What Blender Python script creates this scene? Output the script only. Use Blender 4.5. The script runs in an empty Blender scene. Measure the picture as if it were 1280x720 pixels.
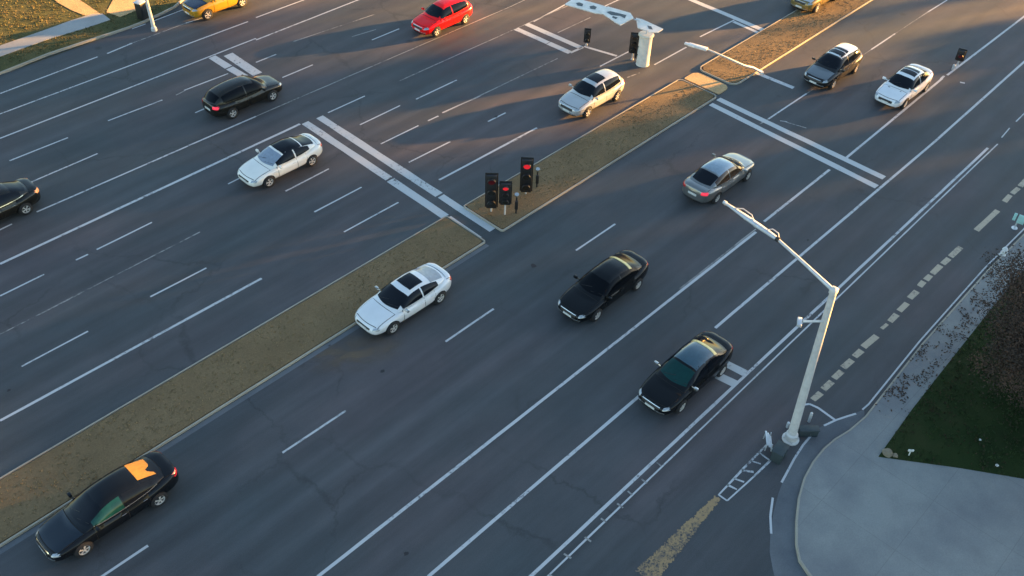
import bpy, bmesh, math, random
from mathutils import Vector, Matrix, noise
from mathutils.bvhtree import BVHTree
random.seed(7)
S = bpy.context.scene
C = S.collection
R = math.radians

# ------------------------------------------------------------------ camera
CAMZ = 30.0
FPX = 1215.0
pt, yw, rl = R(42.3), R(42.55), R(2.15)
Fv = Vector((math.cos(pt)*math.cos(yw), math.cos(pt)*math.sin(yw), -math.sin(pt)))
Rv = Vector((math.sin(yw), -math.cos(yw), 0))
Uv = Rv.cross(Fv)
Rr = Rv*math.cos(rl) + Uv*math.sin(rl)
Ur = -Rv*math.sin(rl) + Uv*math.cos(rl)
cd = bpy.data.cameras.new('camera'); cam = bpy.data.objects.new('camera', cd); C.objects.link(cam)
M = Matrix((Rr, Ur, -Fv)).transposed().to_4x4(); M.translation = Vector((0, 0, CAMZ))
cam.matrix_world = M
cd.sensor_width = 36; cd.lens = FPX/1280*36; cd.clip_start = .5; cd.clip_end = 6000
S.camera = cam

def G(px, py, z=0.0):
    """survey: point of the photograph -> point of the level plane at height z"""
    d = Fv + Rr*((px-640)/FPX) - Ur*((py-360)/FPX)
    t = (z-CAMZ)/d.z
    return Vector((d.x*t, d.y*t, z))

# ------------------------------------------------------------------ materials
MATS = {}
def nmat(name):
    m = bpy.data.materials.new(name); m.use_nodes = True
    n = m.node_tree.nodes; b = n['Principled BSDF']
    return m, n, m.node_tree.links, b
def noise_node(n, l, scale, detail=4, rough=.55, stretch=None, coord='Object', rot=None):
    tc = n.new('ShaderNodeTexCoord'); mp = n.new('ShaderNodeMapping')
    l.new(tc.outputs[coord], mp.inputs[0])
    if stretch: mp.inputs['Scale'].default_value = stretch
    if rot: mp.inputs['Rotation'].default_value = rot
    t = n.new('ShaderNodeTexNoise'); t.inputs['Scale'].default_value = scale
    t.inputs['Detail'].default_value = detail; t.inputs['Roughness'].default_value = rough
    l.new(mp.outputs[0], t.inputs['Vector'])
    return t
def ramp(n, l, src, stops):
    r = n.new('ShaderNodeValToRGB'); e = r.color_ramp.elements
    while len(e) < len(stops): e.new(.5)
    for i, (p, c) in enumerate(stops):
        e[i].position = p; e[i].color = (*c, 1) if len(c) == 3 else c
    l.new(src, r.inputs[0]); return r
def mix(n, l, a, b, fac, mode='MIX'):
    m = n.new('ShaderNodeMix'); m.data_type = 'RGBA'; m.blend_type = mode
    for i, v in ((6, a), (7, b)):
        if isinstance(v, tuple): m.inputs[i].default_value = (*v, 1)
        else: l.new(v, m.inputs[i])
    if isinstance(fac, (int, float)): m.inputs[0].default_value = fac
    else: l.new(fac, m.inputs[0])
    return m.outputs[2]
def simple(name, col, rough=.5, metal=0, var=.12, scale=6, coat=0, emit=None, es=0, bump=0):
    if name in MATS: return MATS[name]
    m, n, l, b = nmat(name)
    t = noise_node(n, l, scale)
    lo = tuple(c*(1-var) for c in col); hi = tuple(min(1, c*(1+var)) for c in col)
    r = ramp(n, l, t.outputs['Fac'], [(.3, lo), (.7, hi)])
    l.new(r.outputs[0], b.inputs['Base Color'])
    b.inputs['Roughness'].default_value = rough; b.inputs['Metallic'].default_value = metal
    b.inputs['Coat Weight'].default_value = coat; b.inputs['Coat Roughness'].default_value = .04
    if emit:
        b.inputs['Emission Color'].default_value = (*emit, 1); b.inputs['Emission Strength'].default_value = es
    if bump:
        bp = n.new('ShaderNodeBump'); bp.inputs['Strength'].default_value = bump; bp.inputs['Distance'].default_value = .02
        l.new(t.outputs['Fac'], bp.inputs['Height']); l.new(bp.outputs[0], b.inputs['Normal'])
    MATS[name] = m; return m

def asphalt():
    m, n, l, b = nmat('asphalt')
    big = noise_node(n, l, .09, 3, .5, (1, 1.6, 1))
    hue = ramp(n, l, big.outputs['Fac'], [(.36, (.055, .066, .072)), (.50, (.067, .070, .075)), (.64, (.083, .076, .081))])
    streak = noise_node(n, l, 1.0, 4, .6, (.035, 1.1, 1))
    st = ramp(n, l, streak.outputs['Fac'], [(.3, (.72, .72, .72)), (.7, (1.18, 1.18, 1.18))])
    c = mix(n, l, hue.outputs[0], st.outputs[0], 1.0, 'MULTIPLY')
    grit = noise_node(n, l, 26, 3, .8)
    gr = ramp(n, l, grit.outputs['Fac'], [(.3, (.8, .8, .8)), (.7, (1.2, 1.2, 1.2))])
    c = mix(n, l, c, gr.outputs[0], 1.0, 'MULTIPLY')
    patch = noise_node(n, l, .55, 5, .65, (.5, 1, 1))
    pr = ramp(n, l, patch.outputs['Fac'], [(.36, (.86, .86, .87)), (.56, (1, 1, 1)), (.7, (1.09, 1.09, 1.08))])
    c = mix(n, l, c, pr.outputs[0], 1.0, 'MULTIPLY')
    # sparse dark oil specks
    vo = n.new('ShaderNodeTexVoronoi'); vo.inputs['Scale'].default_value = .23
    tc = n.new('ShaderNodeTexCoord'); l.new(tc.outputs['Object'], vo.inputs['Vector'])
    sp = ramp(n, l, vo.outputs['Distance'], [(.0, (.45, .45, .45)), (.035, (.6, .6, .6)), (.07, (1, 1, 1))])
    c = mix(n, l, c, sp.outputs[0], .8, 'MULTIPLY')
    vc = n.new('ShaderNodeTexVoronoi'); vc.feature = 'DISTANCE_TO_EDGE'; vc.inputs['Scale'].default_value = .16
    wob = noise_node(n, l, .8, 5, .7); va = n.new('ShaderNodeVectorMath'); va.operation = 'MULTIPLY_ADD'; va.inputs[1].default_value = (1.6, 1.6, 0)
    l.new(wob.outputs['Color'], va.inputs[0]); l.new(tc.outputs['Object'], va.inputs[2]); l.new(va.outputs[0], vc.inputs['Vector'])
    cr = ramp(n, l, vc.outputs['Distance'], [(.0, (.62,)*3), (.006, (.8,)*3), (.014, (1,)*3)])
    cm_ = noise_node(n, l, .12, 3, .5); cmr = ramp(n, l, cm_.outputs['Fac'], [(.48, (0,)*3), (.6, (.75,)*3)])
    c = mix(n, l, c, cr.outputs[0], cmr.outputs[0], 'MULTIPLY')
    # wheel tracks, two per lane of 2.65 m
    sx = n.new('ShaderNodeSeparateXYZ'); l.new(tc.outputs['Object'], sx.inputs[0])
    m1 = n.new('ShaderNodeMath'); m1.operation = 'MULTIPLY'; m1.inputs[1].default_value = 2*math.pi/1.29; l.new(sx.outputs['Y'], m1.inputs[0])
    m2 = n.new('ShaderNodeMath'); m2.operation = 'SINE'; l.new(m1.outputs[0], m2.inputs[0])
    m3 = n.new('ShaderNodeMath'); m3.operation = 'MULTIPLY_ADD'; m3.inputs[1].default_value = .5; m3.inputs[2].default_value = .5; l.new(m2.outputs[0], m3.inputs[0])
    wt = ramp(n, l, m3.outputs[0], [(.0, (.94,)*3), (1.0, (1.05,)*3)]); c = mix(n, l, c, wt.outputs[0], 1.0, 'MULTIPLY')
    l.new(c, b.inputs['Base Color'])
    rr = ramp(n, l, streak.outputs['Fac'], [(.3, (.62,)*3), (.7, (.8,)*3)])
    l.new(rr.outputs[0], b.inputs['Roughness'])
    b.inputs['Specular IOR Level'].default_value = .35
    bp = n.new('ShaderNodeBump'); bp.inputs['Strength'].default_value = .5; bp.inputs['Distance'].default_value = .01
    l.new(grit.outputs['Fac'], bp.inputs['Height']); l.new(bp.outputs[0], b.inputs['Normal'])
    return m
def paint_mark(name, col, wear=.35):
    if name in MATS: return MATS[name]
    m, n, l, b = nmat(name)
    w = noise_node(n, l, 5.5, 8, .75)
    w2 = noise_node(n, l, .35, 3, .6)
    ma = n.new('ShaderNodeMath'); ma.operation = 'MULTIPLY_ADD'; ma.inputs[1].default_value = .6
    l.new(w2.outputs['Fac'], ma.inputs[0]); l.new(w.outputs['Fac'], ma.inputs[2])
    r = ramp(n, l, ma.outputs[0], [(.88-.1+(.35-wear), (0, 0, 0)), (1.02-.1+(.35-wear)*1.2, (1, 1, 1))])
    c = mix(n, l, col, (.055, .055, .06), r.outputs[0])
    l.new(c, b.inputs['Base Color']); b.inputs['Roughness'].default_value = .6
    MATS[name] = m; return m
def ground_mat(name, cols, scale=.6, fine=14, bump=.6, rough=.95):
    m, n, l, b = nmat(name)
    a = noise_node(n, l, scale, 6, .65)
    r = ramp(n, l, a.outputs['Fac'], [(.3, cols[0]), (.5, cols[1]), (.7, cols[2])])
    g = noise_node(n, l, fine, 5, .8)
    gr = ramp(n, l, g.outputs['Fac'], [(.3, (.7,)*3), (.7, (1.3,)*3)])
    c = mix(n, l, r.outputs[0], gr.outputs[0], 1.0, 'MULTIPLY')
    l.new(c, b.inputs['Base Color']); b.inputs['Roughness'].default_value = rough
    b.inputs['Specular IOR Level'].default_value = .2
    bp = n.new('ShaderNodeBump'); bp.inputs['Strength'].default_value = bump; bp.inputs['Distance'].default_value = .06
    l.new(g.outputs['Fac'], bp.inputs['Height']); l.new(bp.outputs[0], b.inputs['Normal'])
    MATS[name] = m
    return m
def concrete_mat(name, col, joint=0, tone=None):
    m, n, l, b = nmat(name)
    a = noise_node(n, l, .35, 5, .6)
    tn = tone or tuple(c*.78 for c in col)
    r = ramp(n, l, a.outputs['Fac'], [(.35, tn), (.62, col)])
    g = noise_node(n, l, 18, 4, .75)
    gr = ramp(n, l, g.outputs['Fac'], [(.3, (.88,)*3), (.7, (1.1,)*3)])
    c = mix(n, l, r.outputs[0], gr.outputs[0], 1.0, 'MULTIPLY')
    if joint:
        br = n.new('ShaderNodeTexBrick'); br.offset = 0
        tc = n.new('ShaderNodeTexCoord'); l.new(tc.outputs['Object'], br.inputs['Vector'])
        br.inputs['Scale'].default_value = 1; br.inputs['Brick Width'].default_value = joint; br.inputs['Row Height'].default_value = joint
        br.inputs['Mortar Size'].default_value = .012; br.inputs['Mortar Smooth'].default_value = .4
        br.inputs['Color1'].default_value = (1, 1, 1, 1); br.inputs['Color2'].default_value = (.95, .95, .95, 1); br.inputs['Mortar'].default_value = (.76, .76, .76, 1)
        c = mix(n, l, c, br.outputs['Color'], 1.0, 'MULTIPLY')
    l.new(c, b.inputs['Base Color']); b.inputs['Roughness'].default_value = .85
    return m
M_ASPH = asphalt()
M_WHITE = paint_mark('road_paint_white', (.47, .48, .49), .28)
M_FAINT = paint_mark('road_paint_worn', (.27, .265, .25), .36)
M_THICK = paint_mark('crosswalk_paint', (.44, .46, .465), .24)
M_YEL = paint_mark('road_paint_pale_yellow', (.40, .34, .25), .30)
M_TAN = paint_mark('stud_tan', (.32, .21, .10), .36)
M_DIRT = ground_mat('dry_turf', ((.14, .097, .051), (.172, .120, .064), (.20, .142, .077)), .35, bump=.35)
M_VERGE = ground_mat('verge_turf', ((.045, .052, .020), (.068, .070, .026), (.105, .088, .036)), .25)
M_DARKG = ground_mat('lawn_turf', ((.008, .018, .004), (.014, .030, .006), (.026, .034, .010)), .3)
M_KERB = concrete_mat('kerb_concrete', (.36, .33, .27))
M_WALK = concrete_mat('walk_concrete', (.30, .31, .31), 0)
M_PLAZA = concrete_mat('plaza_concrete', (.235, .245, .235), 3.0, (.165, .172, .178))
M_GUTTER = concrete_mat('gutter_concrete', (.135, .145, .155), 0, (.085, .095, .108))
M_SAND = ground_mat('sandy_path', ((.36, .25, .13), (.42, .30, .16), (.48, .35, .19)), .5)

# ------------------------------------------------------------------ object helpers
def tag(o, label=None, cat=None, group=None, kind=None):
    if label: o['label'] = label
    if cat: o['category'] = cat
    if group: o['group'] = group
    if kind: o['kind'] = kind
    return o
def empty(name, loc, rz=0):
    o = bpy.data.objects.new(name, None); C.objects.link(o); o.location = loc; o.rotation_euler = (0, 0, rz); o.empty_display_size = .3
    return o
def mesh_obj(name, verts, faces, mats, parent=None, smooth=False, idx=None, sharp=None):
    me = bpy.data.meshes.new(name); me.from_pydata([tuple(v) for v in verts], [], faces)
    if not isinstance(mats, (list, tuple)): mats = [mats]
    for m in mats: me.materials.append(m)
    if idx: me.polygons.foreach_set('material_index', idx)
    if smooth:
        me.polygons.foreach_set('use_smooth', [True]*len(faces))
        if sharp: me.set_sharp_from_angle(angle=R(sharp))
    me.update()
    o = bpy.data.objects.new(name, me); C.objects.link(o)
    if parent: o.parent = parent
    return o
class MB:
    def __init__(s): s.v = []; s.f = []; s.i = []
    def add(s, vs, fs, mi=0):
        b = len(s.v); s.v += [Vector(v) for v in vs]; s.f += [tuple(b+k for k in f) for f in fs]; s.i += [mi]*len(fs)
    def box(s, c, d, mat=None, mi=0, bev=0):
        bm = bmesh.new(); bmesh.ops.create_cube(bm, size=1)
        for v in bm.verts: v.co = Vector((v.co.x*d[0], v.co.y*d[1], v.co.z*d[2]))
        if bev: bmesh.ops.bevel(bm, geom=bm.edges[:], offset=bev, segments=2, affect='EDGES', profile=.5)
        bm.verts.index_update()
        vs = [(mat @ v.co if mat else v.co) + Vector(c) for v in bm.verts]
        s.add(vs, [[v.index for v in f.verts] for f in bm.faces], mi); bm.free()
    def tube(s, pts, rads, seg=12, cap=True, mi=0):
        pts = [Vector(p) for p in pts]
        if isinstance(rads, (int, float)): rads = [rads]*len(pts)
        vs = []; up = None
        for k, p in enumerate(pts):
            d = (pts[min(k+1, len(pts)-1)] - pts[max(k-1, 0)]).normalized()
            a = up if up is not None else (Vector((0, 0, 1)) if abs(d.z) < .9 else Vector((1, 0, 0)))
            u = (a - d*a.dot(d)).normalized(); w = d.cross(u); up = u
            for q in range(seg):
                t = 2*math.pi*q/seg; vs.append(p + (u*math.cos(t)+w*math.sin(t))*rads[k])
        fs = []
        for k in range(len(pts)-1):
            for q in range(seg):
                a = k*seg+q; b = k*seg+(q+1) % seg; fs.append((a, b, b+seg, a+seg))
        if cap: fs.append(tuple(reversed(range(seg)))); fs.append(tuple(range((len(pts)-1)*seg, len(pts)*seg)))
        s.add(vs, fs, mi)
    def build(s, name, mats, parent=None, smooth=True, sharp=35):
        return mesh_obj(name, s.v, s.f, mats, parent, smooth, s.i, sharp)

# ------------------------------------------------------------------ ground sheets
def prism(name, pts, z0, z1, mat, kind='structure', mats_side=None):
    """closed slab from an outline (counter-clockwise made sure)"""
    pts = [Vector((p[0], p[1])) for p in pts]
    ar = sum(pts[i].x*pts[(i+1) % len(pts)].y - pts[(i+1) % len(pts)].x*pts[i].y for i in range(len(pts)))
    if ar < 0: pts.reverse()
    n = len(pts)
    vs = [(p.x, p.y, z1) for p in pts] + [(p.x, p.y, z0) for p in pts]
    fs = [tuple(range(n))] + [(i, i+n, (i+1) % n+n, (i+1) % n) for i in range(n)]
    o = mesh_obj(name, vs, fs, mat); tag(o, kind=kind); return o
def g2(*pts, z=0): return [G(x, y, z).to_2d() for x, y in pts]

tag(mesh_obj('ground', [(-2500, -2500, -.03), (2500, -2500, -.03), (2500, 2500, -.03), (-2500, 2500, -.03)], [(0, 1, 2, 3)], M_VERGE), kind='structure')
# the carriageway, between both kerbs, and the side streets
tag(mesh_obj('road', [(-400, -1.0, 0), (600, -1.0, 0), (600, 56.2, 0), (-400, 56.2, 0)], [(0, 1, 2, 3)], M_ASPH), kind='structure')

def strip(pts, z, w=.1):
    out_v = []; out_f = []
    return out_v, out_f
class Marks:
    def __init__(s): s.v = []; s.f = []
    def seg(s, a, b, w, z=.004, jag=0):
        a = Vector((a.x, a.y, 0)); b = Vector((b.x, b.y, 0)); d = (b-a); L = d.length; d.normalize(); n = Vector((-d.y, d.x, 0))
        k = max(1, int(L/1.2)) if jag else 1
        base = len(s.v)
        for i in range(k+1):
            p = a + d*(L*i/k); j1 = random.uniform(-jag, jag); j2 = random.uniform(-jag, jag)
            s.v += [p+n*(w/2+j1)+Vector((0, 0, z)), p-n*(w/2+j2)+Vector((0, 0, z))]
        for i in range(k):
            q = base+2*i; s.f.append((q+1, q+3, q+2, q))
    def px(s, x1, y1, x2, y2, w, z=.004, jag=.006): s.seg(G(x1, y1), G(x2, y2), w, z, jag)
    def poly(s, pts, z=.004):
        base = len(s.v); s.v += [Vector((p[0], p[1], z)) for p in pts]; s.f.append(tuple(range(base, base+len(pts))))
    def build(s, name, mat):
        o = mesh_obj(name, s.v, s.f, mat)
        bm = bmesh.new(); bm.from_mesh(o.data)
        bmesh.ops.recalc_face_normals(bm, faces=bm.faces[:])
        for f in bm.faces:
            if f.normal.z < 0: f.normal_flip()
        bm.to_mesh(o.data); bm.free()
        return tag(o, kind='structure')
# --- white lines (pixel pairs surveyed from the photograph)
mk = Marks(); LAD = []; TK = []
for a in [(0, 142.5, 310, 27), (320, 22, 385, -2), (0, 173, 320, 48), (320, 50, 450, -1), (0, 117, 122, 71), (134, 67, 165, 54), (232, 29, 254, 22),
          (46, 265, 235, 182.5), (236, 182, 320, 145.5), (-10, 292, 15, 280)]: mk.px(*a, .105)
for a in [(0, 330, 375, 155)]: mk.px(*a, .16)
for a in [(0, 526, 327, 348), (549, 225, 671, 160)]: mk.px(*a, .13)
for a in [(135, 151, 203, 125), (320, 78, 345, 68), (12, 201, 85, 172), (38, 228, 122, 192), (230, 113, 285, 92), (353, 97, 391, 81), (465, 50, 499, 36), (244, 141, 260, 134),
          (410, 141, 456, 120), (450, 156, 500, 132), (520, 124, 571, 100), (476, 180, 523, 157), (535, 151, 548, 145), (553, 141, 600, 120), (511, 203, 563, 177), (610, 152, 632, 141),
          (0, 370, 55, 343), (95, 325, 110, 318), (121, 312, 190, 278), (27, 458, 110, 414), (188, 371, 258, 335), (357, 239, 411, 211), (393, 265, 452, 234), (430, 290, 498, 253), (285, 230, 303, 221)]: mk.px(*a, .09)
for a in [(125, 722, 185, 682), (353, 566, 432, 513.5), (557, 427, 617, 386), (720, 313, 769, 280), (960, 149, 1008, 117), (1089, 62, 1119, 42), (1160, 15, 1184, 0),
          (750, 83, 786, 64.5), (818, 81, 858, 59), (875, 46, 918, 25), (667, 27, 708, 5), (747, 12, 790, -8)]: mk.px(*a, .10)
for a in [(397, 721, 945, 290), (955, 277, 1037, 212), (1057, 198, 1178, 98), (1184, 94, 1285, 17)]: mk.px(*a, .135)
for a in [(535, 721, 840, 460), (894, 410, 1165, 180), (1165, 180, 1285, 73)]: mk.px(*a, .135)
for a in [(662, 722, 1235, 185)]: mk.px(*a, .13)
for a in [(683, 722, 1247, 180), (1252, 172, 1262, 160), (1270, 152, 1285, 137)]: mk.px(*a, .07)
for a in [(683, 716, 692, 722), (700, 690, 713, 697), (727, 669, 738, 676), (748, 646, 757, 652), (768, 627, 778, 634), (782, 612, 789, 618), (798, 597, 808, 603), (818, 576, 826, 582)]: TK.append((a[0]+(a[2]-a[0])*.35, a[1]+(a[3]-a[1])*.35, a[2]+1, a[3]+1))
# ladder outline in the buffer at the corner
for a in [(898, 619, 958, 556), (909, 626, 965, 574), (898, 619, 909, 626), (909, 606, 921, 612), (917, 598, 930, 603), (927, 588, 942, 590), (938, 576, 951, 580), (948, 566, 962, 575)]: LAD.append(a)
for a in [(997, 507, 1012, 505), (1012, 505, 1023, 510), (1023, 510, 1045, 526)]: mk.px(*a, .10)
mk.px(165, 36, 182, 30, .09); mk.px(190, 27, 250, 4, .09)
mk.px(730, 58, 771, 70, .2); mk.px(945, 91, 992, 110, .32, .008); mk.px(975, 151, 984, 152, .05)
for a in [(1200, 103, 1206, 104), (1176, 99, 1180, 95), (1193, 84, 1197, 82)]: mk.px(*a, .14, .008)
for a in LAD: mk.px(*a, .075, .008, .02)
mk.build('lane_lines', M_WHITE)
fk = Marks()
for a in [(0, 418, 250, 290), (500, 101, 640, 38), (640, 38, 735, -4), (320, 145.5, 640, 7.5), (640, 7.5, 660, -2), (165, 54, 232, 29), (367, 52, 468, 18), (555, 141, 697, 73), (640, 178, 671, 161), (697, 41, 738, 22), (784, 97, 800, 91),
          (980, 152, 1008, 160), (850, 361, 945, 286), (440, 46, 470, 37), (220, 119, 232, 113), (950, 155, 960, 149), (1008, 117, 1089, 62), (1119, 42, 1160, 15)]: fk.px(*a, .075, .005, .015)

for a in TK: fk.px(*a, .07, .009, .01)
fk.build('worn_lane_lines', M_FAINT)
sk = Marks()
for px_, py_, r_ in [(667, 332, .16), (478, 464, .10), (508, 692, .11), (11, 488, .08), (620, 146, .12), (412, 432, .06), (1010, 300, .07)]:
    p = G(px_, py_); sk.poly([(p.x+math.cos(a*.7)*r_*random.uniform(.6, 1.4), p.y+math.sin(a*.7)*r_*random.uniform(.5, 1)) for a in range(9)], .0045)
sk.build('tar_spots', simple('tar', (.015, .015, .016), .7))
# crosswalks
ck = Marks()
# gaps where the paint has broken away
def crossline(x1, y1, x2, y2, w, breaks=(), z=.006):
    a, b = G(x1, y1), G(x2, y2); t0 = 0
    for br in list(breaks)+[1.0]:
        ck.seg(a.lerp(b, t0+.002), a.lerp(b, br-.004), w*random.uniform(.94, 1.04), z, .018); t0 = br+.004
crossline(381, 153, 599.5, 299.5, .46, (.52, .83))
crossline(399, 146, 617, 288, .46, (.72,))
crossline(888, 130, 1097, 234, .42); crossline(897.5, 123.5, 1106, 223, .42)
crossline(896, 469, 919, 480, .42); crossline(906, 454, 932, 467, .42)
crossline(285, 68, 322, 93, .62); crossline(265, 71, 286, 84, .5); crossline(287, 85, 306, 96, .5)
crossline(645, 36, 713, 66, .42, (.6,)); crossline(658, 30, 727, 60, .42)
crossline(713, 66, 729, 59, .2)
crossline(860, -2, 956, 38.5, .42); crossline(917, 27, 950, 42, .3)
ck.build('crosswalk_stripes', M_THICK)
# pale yellow centre blocks of the side carriageway
yk = Marks()
segs = [(1016, 500, 1026, 491), (1029, 487, 1040, 477), (1042, 473, 1052, 464), (1054, 460, 1065, 450), (1068, 446, 1077, 438), (1079, 434, 1096, 420), (1102, 411, 1109, 405), (1112, 402, 1121, 393),
        (1124, 389, 1134, 379), (1137, 373, 1146, 364), (1149, 358, 1155, 352), (1157, 350, 1163, 344), (1165, 342, 1176, 332), (1178, 330, 1186, 323), (1188, 321, 1201, 309), (1220, 288, 1247, 263), (1255, 252, 1263, 244), (1265, 242, 1273, 235), (1275, 233, 1285, 222)]
for a in segs: yk.px(*a, .27 if a[0] != 1102 else .16, .006, .02)
yk.build('pale_centre_blocks', M_YEL)
# dense band of small tan paint studs
tk = Marks()
for i in range(1000):
    t = random.random()**.8
    cx = 897+(806-897)*t; cy = 622+(722-622)*t; hw = (3.5+11*t)
    u = random.uniform(-1, 1)
    p = G(cx+u*hw*.75, cy+u*hw*.6, 0)
    s_ = random.uniform(.03, .08); an = random.choice((.6, -.7))+random.uniform(-.3, .3)
    d = Vector((math.cos(an), math.sin(an), 0))*s_
    tk.seg(p-d, p+d, random.uniform(.04, .07), .004+.004*random.random())
tk.build('tan_road_studs', M_TAN)

# mottled brown patch, fading outwards, on the asphalt in front of the white sedan
def soft_patch(px, py, rx, ry, col, rot):
    nm_ = 'soft_patch'
    m, n, l, b = nmat('brown_patch'); b.inputs['Base Color'].default_value = (*col, 1); b.inputs['Roughness'].default_value = .9
    tc = n.new('ShaderNodeTexCoord'); gd = n.new('ShaderNodeTexGradient'); gd.gradient_type = 'SPHERICAL'
    l.new(tc.outputs['Object'], gd.inputs[0])
    nz = noise_node(n, l, 2.2, 5, .65)
    r1 = ramp(n, l, nz.outputs['Fac'], [(.35, (0, 0, 0)), (.7, (1, 1, 1))]); r2 = ramp(n, l, gd.outputs['Fac'], [(.0, (0, 0, 0)), (.8, (.8, .8, .8))])
    a = mix(n, l, r1.outputs[0], r2.outputs[0], 1.0, 'MULTIPLY'); l.new(a, b.inputs['Alpha'])
    p = G(px, py); o = mesh_obj(nm_, [(-1, -1, 0), (1, -1, 0), (1, 1, 0), (-1, 1, 0)], [(0, 1, 2, 3)], m)
    o.location = (p.x, p.y, .0025); o.scale = (rx, ry, 1); o.rotation_euler = (0, 0, rot); tag(o, kind='structure')
soft_patch(438, 440, 2.6, 1.3, (.20, .14, .085), R(-30))
# --- median (two islands, open where the crosswalk passes)
yR, yL = 25.45, 28.2
def kerb_loop(name, pts, w=.12, z=.11, closed=True, mat=None, z0=-.02):
    n = len(pts); vs = []; fs = []
    P = [Vector((p[0], p[1])) for p in pts]
    for i in range(n):
        if closed: a, b = P[i-1], P[(i+1) % n]
        else: a, b = P[max(i-1, 0)], P[min(i+1, n-1)]
        d = (b-a).normalized(); nn = Vector((-d.y, d.x))
        o_, i_ = P[i]-nn*w/2, P[i]+nn*w/2
        vs += [(o_.x, o_.y, z0), (o_.x, o_.y, z-.015), (o_.x+nn.x*.02, o_.y+nn.y*.02, z), (i_.x, i_.y, z), (i_.x, i_.y, z0)]
    m = n if closed else n-1
    for i in range(m):
        a = i*5; b = ((i+1) % n)*5
        for k in range(4): fs.append((a+k, b+k, b+k+1, a+k+1))
    return tag(mesh_obj(name, vs, fs, mat or M_KERB), kind='structure')
def rounded_bar(x0, x1, y0, y1, r0, r1, seg=8):
    pts = []
    for (cx, cy, r, a0) in ((x0+r0, y0+r0, r0, 180), (x1-r1, y0+r1, r1, 270), (x1-r1, y1-r1, r1, 0), (x0+r0, y1-r0, r0, 90)):
        for k in range(seg+1):
            a = R(a0+90*k/seg); pts.append((cx+r*math.cos(a), cy+r*math.sin(a)))
    return pts
xc0 = G(592, 290).x; xc1 = G(622, 292).x
xe0 = G(855, 98).x - .3
def island(x0, x1, r0, r1, mat=M_DIRT):
    prism('median', rounded_bar(x0+.1, x1-.1, yR+.1, yL-.1, r0, r1), -.02, .085, mat)
    kerb_loop('median_kerb', rounded_bar(x0, x1, yR, yL, r0, r1), .07, .10)
island(-300, xc0-.15, .3, .12)
island(xc1+.25, xe0, .12, .3)
# the apron between the islands at the junction, then the far island
prism('median_apron', rounded_bar(xe0+.25, xe0+1.5, yR+.1, yL-.1, .1, .5), -.02, .05, M_SAND)
island(xe0+1.75, 400, .5, .3)
# grey gutter strip along the near kerb
tag(mesh_obj('gutter', [(-300, yR-.3, .003), (xc0-.2, yR-.3, .003), (xc0-.2, yR-.07, .003), (-300, yR-.07, .003)], [(0, 1, 2, 3)], M_GUTTER), kind='structure')

# --- near right corner: gutter band, raised plaza, sidewalk, lawn
Z1 = .12
outer = g2((1288, 277), (1230, 335), (1150, 425), (1080, 512), (1060, 520), (1038, 527), (1022, 536), (1008, 548), (996, 566), (983, 590), (973, 617), (967, 640), (963, 665), (962, 690), (966, 712), (972, 735), (985, 780), (1000, 860))
inner = g2((1290, 283), (1234, 339), (1154, 429), (1082, 521), (1062, 538), (1044, 549), (1030, 561), (1017, 577), (1006, 597), (999, 622), (996, 650), (996, 680), (1000, 700), (1011, 716), (1030, 740), (1060, 800), (1090, 880), z=Z1)
far = [Vector((400, 7.8))]
kerbline = [Vector((400, 7.75))] + [Vector(p) for p in outer]
# dark band between outer line and inner kerb = gutter pan
band = [Vector(p) for p in outer[3:]] + [Vector(p) for p in reversed(inner[3:])]
tag(mesh_obj('corner_gutter', [(p.x, p.y, .006) for p in band], [tuple(range(len(band)))], M_GUTTER), kind='structure')
pl = [Vector((400, 7.45))] + [Vector(p) for p in inner] + [Vector((20, -60)), Vector((400, -60))]
prism('plaza', pl, -.02, Z1, M_PLAZA)
kerb_loop('plaza_kerb', [(400, 7.5)]+[tuple(p) for p in inner], .075, Z1+.012, False)
def pxline(name, pts, w, z, mat, dash=None):
    m_ = Marks(); P = [G(x, y, z) for x, y in pts]
    for i in range(len(P)-1):
        if dash and i in dash: continue
        m_.seg(P[i], P[i+1], w, z)
    m_.build(name, mat)
pxline('gutter_edge_line', [(1285, 281), (1230, 336), (1150, 426), (1086, 505), (1078, 512)], .07, .010, M_WHITE)
pxline('corner_edge_line', [(1070, 517), (1060, 520), (1045, 525), (1030, 532), (1017, 541), (1004, 556), (993, 573), (984, 590), (977, 603), (970, 612), (966, 622), (963, 645), (964, 667)], .085, .010, M_WHITE, (3, 9, 8))
# lawn
la = g2((1098, 571), (1140, 512), (1187, 452), (1240, 385), (1300, 315), z=Z1)
lawn = [Vector(p) for p in la] + [Vector((80, 6.5)), Vector((80, -40)), Vector((33, -12))] + [Vector(p) for p in g2((1400, 613), (1283, 599), (1200, 585), z=Z1)]
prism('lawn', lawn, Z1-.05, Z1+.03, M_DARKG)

# --- far left verge, walkway, sandy paths
# far kerb follows surveyed pixels then turns into the side street
fk_px = [(-60, 113), (0, 93), (60, 69), (120, 49), (160, 36), (178, 29), (200, 19), (218, 10), (229, 0), (236, -12), (240, -40)]
fkl = [Vector((-300, 56.2))]+[G(x, y).to_2d() for x, y in fk_px]
vpts = [Vector((-300, 400))] + fkl + [Vector((fkl[-1].x+6, 400))]
prism('verge', vpts, -.02, .11, M_VERGE)
kerb_loop('verge_kerb', [tuple(p) for p in reversed(fkl)], .13, .125, False)
side = [fkl[-1]+Vector((0, 0)), Vector((fkl[-1].x+6, 400)), Vector((60, 400)), Vector((60, 56.2)), Vector((20, 56.2)), fkl[6], fkl[8]]
tag(mesh_obj('side_street', [(p.x, p.y, -.004) for p in [Vector((15, 56.3)), Vector((200, 56.3)), Vector((200, 400)), Vector((15, 400))]], [(0, 1, 2, 3)], M_ASPH), kind='structure')
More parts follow.
